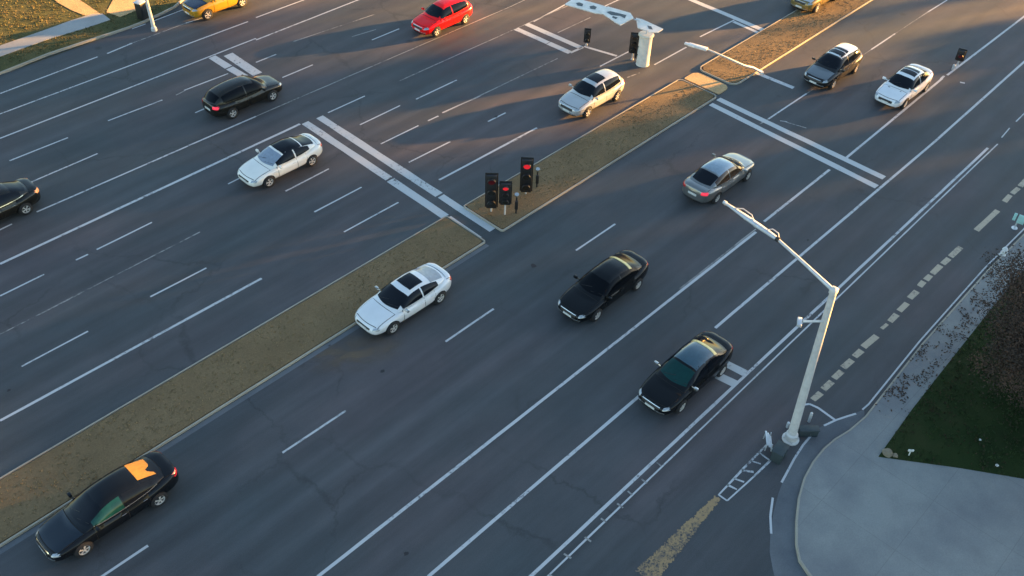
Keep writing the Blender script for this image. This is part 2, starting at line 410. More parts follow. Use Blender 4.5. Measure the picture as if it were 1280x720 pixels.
prism('walkway', g2((-40, 72), (0, 57), (60, 36), (90, 25), (115, 17.5), (128, 17), (138, 24.5), (110, 34), (60, 49), (0, 70.5), (-40, 86), z=.13), .0, .135, M_WALK)
prism('sandy_path', g2((60, -8), (72, 3), (90, 13), (107, 19.5), (126, 17.4), (112, 8), (94, -4), (85, -14), z=.13), .0, .130, M_SAND)
prism('bare_ground', g2((133, 15), (150, 21), (170, 13), (172, -10), (150, -16), (142, -2), z=.13), .0, .128, M_SAND)

# ------------------------------------------------------------------ turf tufts
def tufts(name, region, n, z, cols, h=.06, label=None, w=.02):
    vs = []; fs = []; idx = []
    k = 0; tries = 0
    while k < n and tries < n*20:
        tries += 1
        p = region()
        if p is None: continue
        if noise.noise(Vector((p[0]*.7, p[1]*.7, 3))) < random.uniform(-.5, .15): continue
        mi = random.randrange(len(cols))
        for q in range(4):
            a = random.uniform(0, 6.283); hh = h*random.uniform(.5, 1.5); lean = random.uniform(.0, .7)*hh
            c, s_ = math.cos(a), math.sin(a); ox, oy = random.uniform(-.04, .04), random.uniform(-.04, .04)
            b = len(vs)
            vs += [(p[0]+ox-s_*w, p[1]+oy+c*w, z), (p[0]+ox+s_*w, p[1]+oy-c*w, z), (p[0]+ox+c*lean, p[1]+oy+s_*lean, z+hh)]
            fs.append((b, b+1, b+2)); idx.append(mi)
        k += 1
    o = mesh_obj(name, vs, fs, cols, idx=idx); tag(o, label, 'grass', kind='stuff'); return o
def blade(nm, c):
    return simple(nm, c, .9, var=.25, scale=3)
DRY = [blade('dry_blade_tan', (.34, .25, .13)), blade('dry_blade_brown', (.28, .20, .10)), blade('dry_blade_olive', (.25, .20, .10))]
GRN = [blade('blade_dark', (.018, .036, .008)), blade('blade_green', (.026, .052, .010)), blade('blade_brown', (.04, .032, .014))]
VRG = [blade('verge_olive', (.10, .09, .035)), blade('verge_green', (.06, .07, .025)), blade('verge_straw', (.17, .13, .06))]
def reg_med():
    x = random.uniform(-2, 75)
    if xc0-.3 < x < xc1+.4 or xe0 < x < xe0+1.8: return None
    return (x, random.uniform(yR+.12, yL-.12))
tufts('dry_grass', reg_med, 4500, .085, DRY, .03, 'short dry brown grass along the median between the carriageways')
import mathutils
lawn3 = [Vector((p.x, p.y, 0)) for p in lawn]
def inside(p, poly):
    c = False; n = len(poly)
    for i in range(n):
        a, b = poly[i], poly[i-1]
        if (a.y > p[1]) != (b.y > p[1]) and p[0] < (b.x-a.x)*(p[1]-a.y)/(b.y-a.y)+a.x: c = not c
    return c
def reg_lawn():
    p = (random.uniform(26, 48), random.uniform(-8, 7)); return p if inside(p, lawn) else None
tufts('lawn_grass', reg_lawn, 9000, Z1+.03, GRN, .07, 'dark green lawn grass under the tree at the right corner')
def reg_verge():
    p = (random.uniform(8, 34), random.uniform(56.5, 72))
    if not inside(p, vpts): return None
    return p
wk = [Vector(p) for p in g2((-60, 79), (0, 57), (60, 36), (90, 25), (115, 17.5), (128, 17), (138, 24.5), (110, 34), (60, 49), (0, 70.5), (-60, 93), z=.13)]
sp1 = [Vector(p) for p in g2((60, -8), (72, 3), (90, 13), (107, 19.5), (126, 17.4), (112, 8), (94, -4), (85, -14), z=.13)]
sp2 = [Vector(p) for p in g2((133, 15), (150, 21), (170, 13), (172, -10), (150, -16), (142, -2), z=.13)]
def reg_verge2():
    p = reg_verge()
    if p is None or inside(p, wk) or inside(p, sp1) or inside(p, sp2): return None
    return p
tufts('verge_grass', reg_verge2, 9000, .11, VRG, .06, 'olive green and straw coloured grass beside the far left pavement')

# ------------------------------------------------------------------ cars
def curve(keys):
    keys = sorted(keys); xs = [k[0] for k in keys]; ys = [k[1] for k in keys]; n = len(xs)
    d = [(ys[i+1]-ys[i])/(xs[i+1]-xs[i]) for i in range(n-1)]
    m = [d[0]] + [0 if d[i-1]*d[i] <= 0 else 2*d[i-1]*d[i]/(d[i-1]+d[i]) for i in range(1, n-1)] + [d[-1]]
    def f(x):
        if x <= xs[0]: return ys[0]
        if x >= xs[-1]: return ys[-1]
        i = max(j for j in range(n-1) if xs[j] <= x); h = xs[i+1]-xs[i]; t = (x-xs[i])/h
        return (2*t**3-3*t*t+1)*ys[i]+(t**3-2*t*t+t)*h*m[i]+(-2*t**3+3*t*t)*ys[i+1]+(t**3-t*t)*h*m[i+1]
    return f
M_GLASS = simple('car_glass_dark', (.006, .008, .012), .04, var=.1)
M_GLASS.node_tree.nodes['Principled BSDF'].inputs['Specular IOR Level'].default_value = .22
GLB = simple('car_glass_black', (.003, .004, .006), .12)
GLB.node_tree.nodes['Principled BSDF'].inputs['Specular IOR Level'].default_value = .12
M_TEAL = simple('car_glass_teal', (.004, .035, .035), .06, var=.1)
M_TEAL.node_tree.nodes['Principled BSDF'].inputs['Specular IOR Level'].default_value = .25
M_TEAL2 = simple('car_glass_pale_teal', (.006, .05, .042), .12, var=.3, scale=3)
M_BRONZE = simple('car_glass_bronze', (.05, .025, .012), .08, var=.2)
M_TYRE = simple('tyre_rubber', (.015, .015, .016), .85)
M_RIM = simple('alloy_rim', (.72, .70, .66), .35, .3)
M_HUB = simple('wheel_hub_dark', (.03, .03, .03), .6)
M_BLK = simple('car_trim_black', (.012, .012, .013), .5)
M_GAP = simple('car_panel_gap', (.006, .006, .006), .9)
M_CHR = simple('car_chrome', (.65, .64, .6), .16, .9)
M_LAMP = simple('headlamp_lens', (.34, .37, .40), .08, .3, var=.3, scale=14, coat=1)
M_RED = simple('tail_lamp_red', (.42, .012, .02), .15, var=.3, scale=12, coat=1)
M_REDLIT = simple('tail_lamp_lit', (.6, .02, .04), .2, emit=(1, .04, .09), es=.07)
M_ORLIT = simple('lamp_orange_lit', (.6, .2, .06), .2, emit=(1, .32, .1), es=.09)
M_PLATE = simple('number_plate', (.6, .62, .6), .4)
M_CHAMP_REFL = simple('champagne_reflection', (.55, .47, .22), .3, .3)  # warm reflection along the rear roof edge, painted as a strip
M_ORANGE_REFL = simple('orange_reflection', (.46, .22, .03), .7, var=.15, scale=9)  # gold reflection in the rear glass, painted as a solid orange patch
def car_paint(name, col, metal=0, rough=.25, coat=1.0, var=.05, spec=.5):
    m = simple('paint_'+name, col, rough, metal, var=var, scale=1.5, coat=coat)
    m.node_tree.nodes['Principled BSDF'].inputs['Specular IOR Level'].default_value = spec
    return m

TYPES = {
 'sedan': dict(L=4.80, W=1.84, wb=2.80, top=[(2.40, .56), (2.33, .66), (2.15, .74), (1.8, .82), (1.3, .90), (.9, .95), (0, .94), (-1.2, .98), (-1.75, 1.05), (-2.1, 1.06), (-2.32, 1.02), (-2.40, .84)],
      cab=[(1.30, .90), (1.12, .98), (.70, 1.20), (.35, 1.36), (.0, 1.43), (-.4, 1.45), (-.9, 1.40), (-1.35, 1.25), (-1.75, 1.09), (-2.0, 1.02)], ws=(1.12, .36), rw=(-1.08, -1.72), dlo=(.80, -1.42), bp=-.30, r=.335),
 'coupe': dict(L=4.75, W=1.86, wb=2.78, top=[(2.375, .52), (2.30, .62), (2.1, .73), (1.7, .84), (1.2, .91), (.9, .93), (0, .92), (-1.2, .97), (-1.8, 1.04), (-2.1, 1.04), (-2.3, 1.0), (-2.375, .8)],
      cab=[(1.30, .87), (1.05, .96), (.60, 1.17), (.2, 1.32), (-.1, 1.37), (-.5, 1.38), (-1.0, 1.30), (-1.5, 1.15), (-1.9, 1.04), (-2.05, 1.0)], ws=(1.06, .24), rw=(-1.08, -1.82), dlo=(.68, -1.38), bp=-.45, r=.345),
 'hatch': dict(L=4.70, W=1.86, wb=2.75, top=[(2.35, .58), (2.28, .72), (2.1, .80), (1.75, .88), (1.3, .96), (.95, 1.0), (0, .99), (-1.2, 1.03), (-1.9, 1.06), (-2.2, 1.05), (-2.30, .98), (-2.35, .82)],
      cab=[(1.32, .95), (1.12, 1.06), (.75, 1.30), (.40, 1.46), (.05, 1.53), (-.5, 1.55), (-1.2, 1.51), (-1.7, 1.42), (-2.0, 1.26), (-2.22, 1.07)], ws=(1.14, .40), rw=(-1.80, -2.14), dlo=(.80, -1.72), bp=-.25, r=.345),
 'suv': dict(L=4.70, W=1.90, wb=2.75, top=[(2.35, .66), (2.29, .84), (2.1, .94), (1.75, 1.01), (1.3, 1.07), (.95, 1.10), (0, 1.10), (-1.2, 1.12), (-1.9, 1.14), (-2.2, 1.12), (-2.31, 1.04), (-2.35, .86)],
      cab=[(1.25, 1.04), (1.05, 1.17), (.70, 1.42), (.38, 1.60), (.05, 1.67), (-.5, 1.70), (-1.3, 1.67), (-1.75, 1.60), (-2.02, 1.42), (-2.22, 1.15)], ws=(1.08, .38), rw=(-1.84, -2.14), dlo=(.74, -1.80), bp=-.22, r=.37),
}
def sgnpow(v, e): return math.copysign(abs(v)**e, v)
def make_car(name, kind, x, y, heading, label, cat, paint, L=None, glass=None, side=None, rear=None, roof=None, features=(), wscale=1.0, group='cars on the road', ws_mat=None, hood=None, rimm=None, light_r=None, light_l=None, yaw=0):
    T = TYPES[kind]; L0 = T['L']; L = L or L0; k = L/L0; hl = L/2; hw = T['W']/2
    glass = glass or M_GLASS; side = side or glass; rear = rear or glass; ws_mat = ws_mat or glass
    ztop = curve([(a*k, b) for a, b in T['top']]); zcab = curve([(a*k, b+.14*max(0, b-1.0)) for a, b in T['cab']])
    zbot = curve([(-hl, .36), (-hl+.12, .26), (-hl+.5, .19), (hl-.6, .19), (hl-.15, .22), (hl, .32)])
    root = empty(name, (x, y, 0), (0 if heading > 0 else math.pi)+yaw)
    tag(root, label, cat, group)
    # --- body shell
    NS, NR = 44, 36
    P_ = 5.2
    rows = []
    for i in range(NS+1):
        al = -math.pi/2 + math.pi*i/NS
        xx = hl*sgnpow(math.sin(al), 2/P_ if abs(math.sin(al)) > .35 else 2/P_)
        xx = hl*max(-1, min(1, xx/hl))
        wf = max(1e-4, 1-abs(xx/hl)**P_)**(1/P_)
        wf = max(wf, .03)
        w = hw*wf*(1-.03*max(0, xx/hl))
        zt, zb = ztop(xx), zbot(xx); zs = zb+(zt-zb)*.60
        ring = []
        for j in range(NR):
            ph = 2*math.pi*j/NR
            c, s_ = math.cos(ph), math.sin(ph)
            yy = w*sgnpow(c, .50)
            zz = zs+(zt-zs)*abs(s_)**.62 if s_ >= 0 else zs-(zs-zb)*abs(s_)**.5
            if s_ < 0: yy *= 1-.06*abs(s_)
            if s_ > .2 and abs(c) > .1: pass
            ring.append((xx, yy, zz))
        rows.append(ring)
    # re-space stations: more along the straight middle
    vs = [p for r_ in rows for p in r_]
    fs = []
    for i in range(NS):
        for j in range(NR):
            a = i*NR+j; b = i*NR+(j+1) % NR; fs.append((a, b, b+NR, a+NR))
    fs.append(tuple(range(NR))); fs.append(tuple(reversed(range(NS*NR, NS*NR+NR))))
    fs = [tuple(reversed(f)) for f in fs]
    pm = paint
    body = mesh_obj('body', vs, fs, [pm, M_GAP])
    bm = bmesh.new(); bm.from_mesh(body.data); bmesh.ops.recalc_face_normals(bm, faces=bm.faces[:]); bm.to_mesh(body.data); bm.free()
    # --- wheel arches cut out
    wx = [T['wb']/2*k+.02, -T['wb']/2*k+.02]; wr = T['r']
    cb = bmesh.new()
    for xw in wx:
        for sy in (-1, 1):
            bmesh.ops.create_cone(cb, cap_ends=True, segments=28, radius1=wr+.035, radius2=wr+.035, depth=.50,
                                  matrix=Matrix.Translation((xw, sy*(hw-.02), wr)) @ Matrix.Rotation(math.pi/2, 4, 'X'))
    cme = bpy.data.meshes.new('cut'); cb.to_mesh(cme); cb.free(); cme.materials.append(pm); cme.materials.append(M_GAP)
    for p in cme.polygons: p.material_index = 1
    cut = bpy.data.objects.new('cut', cme); C.objects.link(cut)
    md = body.modifiers.new('b', 'BOOLEAN'); md.operation = 'DIFFERENCE'; md.object = cut; md.solver = 'EXACT'
    dg = bpy.context.evaluated_depsgraph_get(); nm = bpy.data.meshes.new_from_object(body.evaluated_get(dg))
    body.modifiers.clear(); old = body.data; body.data = nm; nm.name = 'body'; bpy.data.meshes.remove(old)
    bpy.data.objects.remove(cut); bpy.data.meshes.remove(cme)
    # --- cabin
    c0, c1 = T['cab'][0][0]*k, T['cab'][-1][0]*k
    chw = curve([(c1, hw*.66), (c1+.5, hw*.84), (-.6, hw*.91), (.6*k, hw*.90), (c0-.3, hw*.84), (c0, hw*.78)])
    bow = curve([(c1, -.20), (c1+.6, -.10), (-.2, 0), (.35, .10), (c0, .24)])
    belt = lambda xx: ztop(xx)-.045
    def cabP(xx, ph):
        h = max(.01, zcab(xx)-belt(xx)); c, s_ = math.cos(ph), math.sin(ph)
        zz = h*abs(s_)**(2/3.0); yy = chw(xx)*sgnpow(c, 2/3.6)*(1-.38*zz)
        q = abs(yy)/chw(xx)
        return Vector((xx+bow(xx)*(1-q*q)-bow(xx)*.5, yy, belt(xx)+zz))
    NX, NA = 40, 24
    cv = [cabP(c1+(c0-c1)*i/NX, math.pi*j/NA) for i in range(NX+1) for j in range(NA+1)]
    cf = []
    for i in range(NX):
        for j in range(NA):
            a = i*(NA+1)+j; cf.append((a, a+NA+1, a+NA+2, a+1))
    bm = bmesh.new(); bm.from_mesh(body.data)
    nb = [bm.verts.new(v) for v in cv]
    rm = roof
    for f in cf:
        ff = bm.faces.new([nb[q] for q in f]); ff.material_index = 0
    for f in bm.faces: f.smooth = True
    bm.to_mesh(body.data); bm.free()
    me = body.data; me.set_sharp_from_angle(angle=R(38)); body.parent = root
    bv = BVHTree.FromObject(body, dg) if False else BVHTree.FromPolygons([v.co[:] for v in me.vertices], [p.vertices[:] for p in me.polygons])
    def proj(fn, nu, nv, off, nm_, mat, parent=root, lab=None, thick=True):
        vs = []; ok = []
        for i in range(nu+1):
            for j in range(nv+1):
                o_, d_ = fn(i/nu, j/nv); h = bv.ray_cast(Vector(o_), Vector(d_))
                if h[0] is None or (abs(o_[0]) > 3.9 and abs(h[0].x) < hl-.34): vs.append(Vector((0, 0, 0))); ok.append(False)
                else:
                    n_ = h[1]
                    if n_.dot(Vector(d_)) > 0: n_ = -n_
                    vs.append(h[0]+n_*off); ok.append(True)
        fs = []
        for i in range(nu):
            for j in range(nv):
                a = i*(nv+1)+j; q = (a, a+nv+1, a+nv+2, a+1)
                if all(ok[t] for t in q): fs.append(q)
        used = sorted({t for f in fs for t in f}); mp = {t: n for n, t in enumerate(used)}
        if not fs: return None
        o = mesh_obj(nm_, [vs[t] for t in used], [tuple(mp[t] for t in f) for f in fs], mat, parent, True)
        bm = bmesh.new(); bm.from_mesh(o.data); bmesh.ops.recalc_face_normals(bm, faces=bm.faces[:])
        cen = Vector((0, 0, .6))
        if sum(((f.calc_center_median()-cen).dot(f.normal) for f in bm.faces)) < 0:
            bmesh.ops.reverse_faces(bm, faces=bm.faces[:])
        # a real edge: extrude the rim inward to the shell
        rim = [e for e in bm.edges if e.is_boundary]
        r_ = bmesh.ops.extrude_edge_only(bm, edges=rim)
        nv_ = [g for g in r_['geom'] if isinstance(g, bmesh.types.BMVert)]
        for v in nv_:
            n_ = Vector((0, 0, 0))
            for f in v.link_faces: n_ += f.normal
            hit = bv.find_nearest(v.co)
            if hit[0] is not None: v.co = hit[0] - hit[1]*0.001
        bm.to_mesh(o.data); bm.free(); o.data.set_sharp_from_angle(angle=R(40))
        if lab: o['label'] = lab
        return o
    lerp = lambda a, b, t: a+(b-a)*t
    def under(o, g_):
        if o is None or g_ is None: return
        bm = bmesh.new(); bm.from_mesh(o.data); k0 = len(bm.faces); bm.from_mesh(g_.data); bm.faces.ensure_lookup_table()
        o.data.materials.append(M_GAP)
        for f in bm.faces[k0:]: f.material_index = 1
        bm.to_mesh(o.data); bm.free(); o.data.set_sharp_from_angle(angle=R(40)); old = g_.data; bpy.data.objects.remove(g_); bpy.data.meshes.remove(old)
    def top(xa, xb, wa, wb_, bowa=0, bowb=0):
        def fn(u, v):
            q = 2*v-1; xx = lerp(xa+bowa*(1-q*q), xb+bowb*(1-q*q), u); ww = lerp(wa, wb_, u)
            return (xx, q*ww, 3), (0, 0, -1)
        return fn
    def sidef(sy, xlo, xhi, zlo, zhi):
        def fn(u, v):
            xx = lerp(xlo, xhi, u); a = zlo(xx) if callable(zlo) else zlo; b = zhi(xx) if callable(zhi) else zhi
            return (xx, sy*2, lerp(a, b, v)), (0, -sy, 0)
        return fn
    def front(sx, ya, yb, za, zb):
        return lambda u, v: ((sx*4, lerp(ya, yb, u), lerp(za, zb, v)), (-sx, 0, 0))
    # glass
    a, b = T['ws']; a *= k; b *= k
    proj(top(a-.13, b, chw(a)*.86, chw(b)*.70, .17, .07), 10, 12, .008, 'windshield', ws_mat)
    a, b = T['rw']; a *= k; b *= k
    proj(top(a, b, chw(a)*.70, chw(b)*.78, -.04, -.12), 8, 12, .008, 'rear_window', rear)
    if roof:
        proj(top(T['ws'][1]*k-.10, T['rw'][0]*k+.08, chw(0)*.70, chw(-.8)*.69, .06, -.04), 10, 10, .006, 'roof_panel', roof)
    if 'sunroof' in features:
        s0 = T['ws'][1]*k-.24; proj(top(s0, s0-.75, .44, .43, .03, -.01), 6, 6, .013, 'sunroof', M_GLASS)
    if 'sunroof2' in features:
        s0 = T['ws'][1]*k-.22; proj(top(s0, s0-.42, .47, .46, .03, 0), 6, 6, .013, 'sunroof', M_GLASS)
        proj(top(s0-.5, s0-.78, .46, .44, 0, 0), 6, 6, .013, 'sunroof', M_GLASS)
    d0, d1 = T['dlo'][0]*k, T['dlo'][1]*k; bp = T['bp']*k
    def zlo(xx): return belt(xx)+.075
    def zhi(xx):
        h = zcab(xx)-belt(xx); return max(belt(xx)+.085, belt(xx)+h*.83-.015)
    for sy in (-1, 1):
        # doors first, the panes sit proud of them
        for q, (da, db) in enumerate(((d0+.08, bp+.015), (bp-.015, d1+.10))):
            db2 = max(db, wx[1]+.30) if q else db
            gp = proj(sidef(sy, da+.012, db2-.012, .27, lambda xx: belt(xx)+.055), 8, 8, .002, 'door_seam', M_GAP) if False else None
            dr = proj(sidef(sy, da-.0, db2+.0, .30, lambda xx: belt(xx)+.04), 8, 8, .010, 'door', pm)
            under(dr, proj(sidef(sy, da+.022, db2-.022, .28, lambda xx: belt(xx)+.045), 8, 8, .004, 'gap', M_GAP))
            hx = db2+.16
            hb = MB(); hh = bv.ray_cast(Vector((hx, sy*2, belt(hx)-.11)), Vector((0, -sy, 0)))
            if hh[0] is not None and dr:
                hb.box(hh[0]+Vector((0, sy*.022, 0)), (.17, .025, .028), bev=.008)
                hb.build('door_handle', M_CHR if 'chrome' in features else pm, dr)
            proj(sidef(sy, (da-.03 if q == 0 else da-.02), (db+.03 if q == 0 else d1), zlo, zhi), 12, 6, .012, 'side_window', side if not (sy*heading < 0 and 'tealside' in features and q == 0) else M_TEAL2)
        # dark seams around the doors: narrow strips
        # sill trim
        proj(sidef(sy, wx[0]-wr-.08, wx[1]+wr+.08, .215, .275), 10, 1, .008, 'sill', M_BLK)
        if 'chrome' in features:
            proj(sidef(sy, d0+.05, d1-.1, lambda xx: belt(xx)+.045, lambda xx: belt(xx)+.072), 14, 1, .012, 'window_trim', M_CHR)
        # mirror
        mb = MB(); mx = d0-.02; mb.box((mx+.02, sy*(hw+.085), belt(mx)+.10), (.12, .20, .13), bev=.035)
        mb.tube([(mx, sy*(hw-.12), belt(mx)+.06), (mx, sy*(hw+.02), belt(mx)+.07)], .025, 8)
        mb.build('mirror', [M_CHR if 'chromemirror' in features else pm], root)
        # lamps
        lit_r = sy*heading < 0
        lm = M_LAMP
        if light_r and sy < 0 and heading < 0 or light_r and sy > 0 and heading > 0: pass
        hz = ztop(hl-.12*k)
        proj(lambda u, v, sy=sy: ((4, sy*lerp(.56, .845, u)*hw/.92, lerp(hz-.115+.03*u, hz-.015+.06*u, v)), (-1, 0, 0)), 8, 4, .010, 'headlight', M_LAMP)
        proj(lambda u, v, sy=sy: ((lerp(hl-.16, hl-.42, u), sy*lerp(hw*.80, hw*.97, v), 3), (0, 0, -1)), 6, 4, .011, 'headlight_top', M_LAMP) if False else None
        tz = ztop(-hl+.10*k)
        tmat = M_REDLIT if ('litright' in features and sy < 0) else M_RED
        if 'orange_tail' in features: tmat = M_ORLIT
        proj(lambda u, v, sy=sy: ((-4, sy*lerp(.48, .86, u)*hw/.92, lerp(tz-.20, tz-.055, v)), (1, 0, 0)), 8, 4, .010, 'taillight', tmat)
    # grille, bumpers, plates
    fz = ztop(hl-.08)
    proj(front(1, -.42, .42, fz-(.11 if kind == 'coupe' else .17), fz-.04), 10, 4, .010, 'grille', M_BLK)
    proj(front(1, -.62, .62, .27, .36), 10, 3, .010, 'air_intake', M_BLK)
    if 'chrome' in features or 'chromenose' in features:
        proj(front(1, -.66, .66, .40, .45), 10, 1, .016, 'bumper_trim', M_CHR)
        proj(front(1, -.43, .43, fz-.035, fz-.015), 10, 1, .016, 'grille_trim', M_CHR)
    proj(front(1, -.23, .23, .42, .53), 4, 2, .018, 'number_plate', M_PLATE)
    proj(front(-1, -.25, .25, .62, .74), 4, 2, .014, 'number_plate', M_PLATE)
    proj(front(-1, -.66, .66, .29, .40), 8, 2, .010, 'rear_diffuser', M_BLK)
    # shut lines of hood and trunk, thin and dark
    cowl = T['ws'][0]*k+.12
    hd_ = proj(top(hl-.26, cowl-.02, hw*.74, hw*.78, .10, .08), 12, 12, .010, 'hood', hood or pm)
    under(hd_, proj(top(hl-.235, cowl-.045, hw*.74+.022, hw*.78+.022, .10, .08), 12, 12, .004, 'gap', M_GAP))
    if kind in ('sedan', 'coupe'):
        tl_ = proj(top(T['rw'][1]*k-.14, -hl+.13, hw*.74, hw*.72, -.10, -.06), 6, 10, .010, 'trunk_lid', pm)
        under(tl_, proj(top(T['rw'][1]*k-.12, -hl+.11, hw*.74+.02, hw*.72+.02, -.10, -.06), 6, 10, .004, 'gap', M_GAP))
    wip = MB()
    wsx = T['ws'][0]*k-.16
    for s0 in (-.45, .12):
        p0 = bv.ray_cast(Vector((wsx+.13*(1-s0*s0*2), s0, 3)), Vector((0, 0, -1)))[0]; p1 = bv.ray_cast(Vector((wsx-.05, s0+.5, 3)), Vector((0, 0, -1)))[0]
        if p0 and p1: wip.tube([p0+Vector((0, 0, .02)), p1+Vector((0, 0, .025))], .009, 6)
    if wip.v: wip.build('wiper', M_BLK, root)
    if 'roof_glint' in features:
        a = T['rw'][0]*k; proj(top(a+.13, a-.04, chw(a)*.70, chw(a)*.71, -.03, -.03), 3, 12, .02, 'roof_reflection', M_CHAMP_REFL, lab='pale champagne reflection painted across the rear edge of the roof')
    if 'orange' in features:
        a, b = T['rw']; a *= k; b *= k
        o = proj(lambda u, v: ((lerp(a+.04, b+.02+.30*max(0, 1-abs(v-.68)/.22), u), lerp(-.50, .42, v)*(1 if heading > 0 else -1)*(-1), 3), (0, 0, -1)), 8, 8, .016, 'window_reflection', M_ORANGE_REFL, lab='bright orange reflection painted on the rear window')
    if 'rails' in features:
        for sy in (-1, 1):
            rb = MB(); pts = []
            for t in range(9):
                xx = lerp(T['ws'][1]*k-.15, T['rw'][0]*k+.15, t/8); h = bv.ray_cast(Vector((xx, sy*.56, 3)), Vector((0, 0, -1)))[0]
                if h: pts.append(h+Vector((0, 0, .035 if 0 < t < 8 else 0)))
            rb.tube(pts, .018, 8); rb.build('roof_rail', M_CHR, root)
    # wheels
    for xw in wx:
        for sy in (-1, 1):
            prof = [(.0, .60), (.02, .66), (.0, .70), (-.012, .9), (-.03, .985), (-.07, 1.0), (-.15, 1.0), (-.19, .985), (-.21, .9), (-.22, .6)]
            seg = 28; v_ = []; f_ = []
            for (dy, rr) in prof:
                for q in range(seg):
                    t = 2*math.pi*q/seg; v_.append((math.cos(t)*rr*wr, sy*dy, math.sin(t)*rr*wr))
            for i in range(len(prof)-1):
                for q in range(seg): f_.append((i*seg+q, i*seg+(q+1) % seg, (i+1)*seg+(q+1) % seg, (i+1)*seg+q))
            w_ = mesh_obj('wheel', v_, f_, M_TYRE, root, True, sharp=50); w_.location = (xw, sy*(hw-.005), wr)
            bm = bmesh.new(); bm.from_mesh(w_.data); bmesh.ops.recalc_face_normals(bm, faces=bm.faces[:]); bm.to_mesh(w_.data); bm.free()
            rb = MB(); ns = 5; R1 = wr*.66
            ring = []
            for q in range(30):
                t = 2*math.pi*q/30; ring.append((math.cos(t), math.sin(t)))
            vv = []; ff = []
            for (rr, dy) in ((R1, -.0), (R1*.86, -.004), (R1*.83, -.06)):
                vv += [(c*rr, sy*dy, s_*rr) for c, s_ in ring]
            for i in range(2):
                for q in range(30): ff.append((i*30+q, i*30+(q+1) % 30, (i+1)*30+(q+1) % 30, (i+1)*30+q))
            rb.add(vv, ff, 0)
            rot0 = random.uniform(0, 1.2)
            for q in range(ns):
                for dd in (-.11, .11):
                    t = rot0+2*math.pi*q/ns+dd; c, s_ = math.cos(t), math.sin(t)
                    m3 = Matrix(((c, 0, -s_), (0, 1, 0), (s_, 0, c)))
                    rb.box((c*R1*.5, -sy*.012, s_*R1*.5), (R1*.80, .022, .028), m3)
            rb.add([(c*R1*.2, sy*.004, s_*R1*.2) for c, s_ in ring], [tuple(range(30))], 0)
            rb.add([(c*R1*.85, -sy*.05, s_*R1*.85) for c, s_ in ring], [tuple(range(30))], 1)
            rb.build('rim', [rimm or M_RIM, M_HUB], w_, True, 30)
    return root

def place(c0, c1, kind, heading):
    """centre of a car from the two kerb-side tyre contacts seen in the photograph"""
    a, b = G(*c0), G(*c1); T = TYPES[kind]
    return (a.x+b.x)/2, (a.y+b.y)/2 + T['W']/2 - .03, abs(b.x-a.x)
P_WHITE = car_paint('white', (.70, .71, .72)); P_CREAM = car_paint('warm_white', (.78, .76, .70))
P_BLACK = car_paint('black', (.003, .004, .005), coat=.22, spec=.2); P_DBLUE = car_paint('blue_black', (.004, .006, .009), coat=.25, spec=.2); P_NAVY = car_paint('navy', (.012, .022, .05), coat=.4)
P_SILVER = car_paint('silver', (.46, .47, .47), .35, .3); P_GREY = car_paint('warm_grey', (.20, .205, .20), .6, .3)
P_DGREY = car_paint('dark_grey', (.012, .013, .014), .2, .3, coat=.5, spec=.3); P_RED = car_paint('red', (.85, .004, .006), coat=.3, spec=.3); P_SUNLIT = car_paint('sunlit_amber', (.42, .22, .015), coat=.4)
P_BROWN = car_paint('dark_brown', (.014, .012, .008), .2, coat=.5, spec=.3); P_GOLDS = car_paint('silver_gold', (.60, .52, .36), .4, .3)
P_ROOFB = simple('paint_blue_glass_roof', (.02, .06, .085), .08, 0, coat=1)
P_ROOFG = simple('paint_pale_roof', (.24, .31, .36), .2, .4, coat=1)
P_PALE = car_paint('pale_silver', (.62, .64, .64), .3, .3)
def car(kind, c0, c1, heading, *args, L=None, dx=0, dy=0, **kw):
    x, y, wb = place(c0, c1, kind, heading)
    return make_car('parked_car' if False else 'car', kind, x+dx, y+dy, heading, *args, L=L, **kw)
car('sedan', (108, 693), (204, 632), -1, 'black sedan with an orange reflection painted on its rear window, beside the brown median', 'car', P_DBLUE, L=5.0, features=('orange', 'tealside', 'chrome'), hood=car_paint('hood_navy', (.006, .013, .022), coat=.5, spec=.3))
car('coupe', (492, 417), (552, 379), -1, 'white sedan with a large dark sunroof, hugging the near kerb of the brown median', 'car', P_WHITE, L=4.7, rear=simple('glass_pale_reflection', (.30, .32, .34), .1), features=('sunroof', 'chromemirror'))  # rear glass coloured pale, a reflection put into its base colour
car('sedan', (744, 401), (799, 362), -1, 'all black sedan with black windshield and a pale reflection painted across its roof edge', 'car', P_BLACK, L=4.95, features=('roof_glint', 'chromenose'), glass=GLB)
car('sedan', (850, 517), (903, 468), -1, 'black sedan with a blue-green windshield and roof, driving over the short crosswalk bars', 'car', P_BLACK, L=4.85, features=('roof_glint', 'chromenose', 'chromemirror'), ws_mat=M_TEAL, roof=P_ROOFB, rear=M_CHAMP_REFL if False else None)
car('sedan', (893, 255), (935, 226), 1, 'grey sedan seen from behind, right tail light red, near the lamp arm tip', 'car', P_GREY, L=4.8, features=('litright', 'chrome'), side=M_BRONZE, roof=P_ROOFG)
car('hatch', (735, 147), (771, 126), -1, 'silver hatchback with a golden sunlit flank, beside the median past the signals', 'car', P_SILVER, L=4.45, features=('sunroof', 'chromenose'))
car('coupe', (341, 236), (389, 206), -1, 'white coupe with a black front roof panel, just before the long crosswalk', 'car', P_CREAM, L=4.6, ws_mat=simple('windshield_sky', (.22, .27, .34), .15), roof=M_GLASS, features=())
car('hatch', (292, 148), (342, 127), 1, 'dark brown hatchback with a red tail light, between the faded bars and the lane line', 'car', P_BROWN, L=4.6, features=('litright',), glass=GLB)
car('sedan', (-24, 296), (26, 271), -1, 'dark car with orange tail lamps cut off by the left edge of the photo', 'car', P_DGREY if False else P_BROWN, L=4.7, features=('orange_tail', 'chrome'))
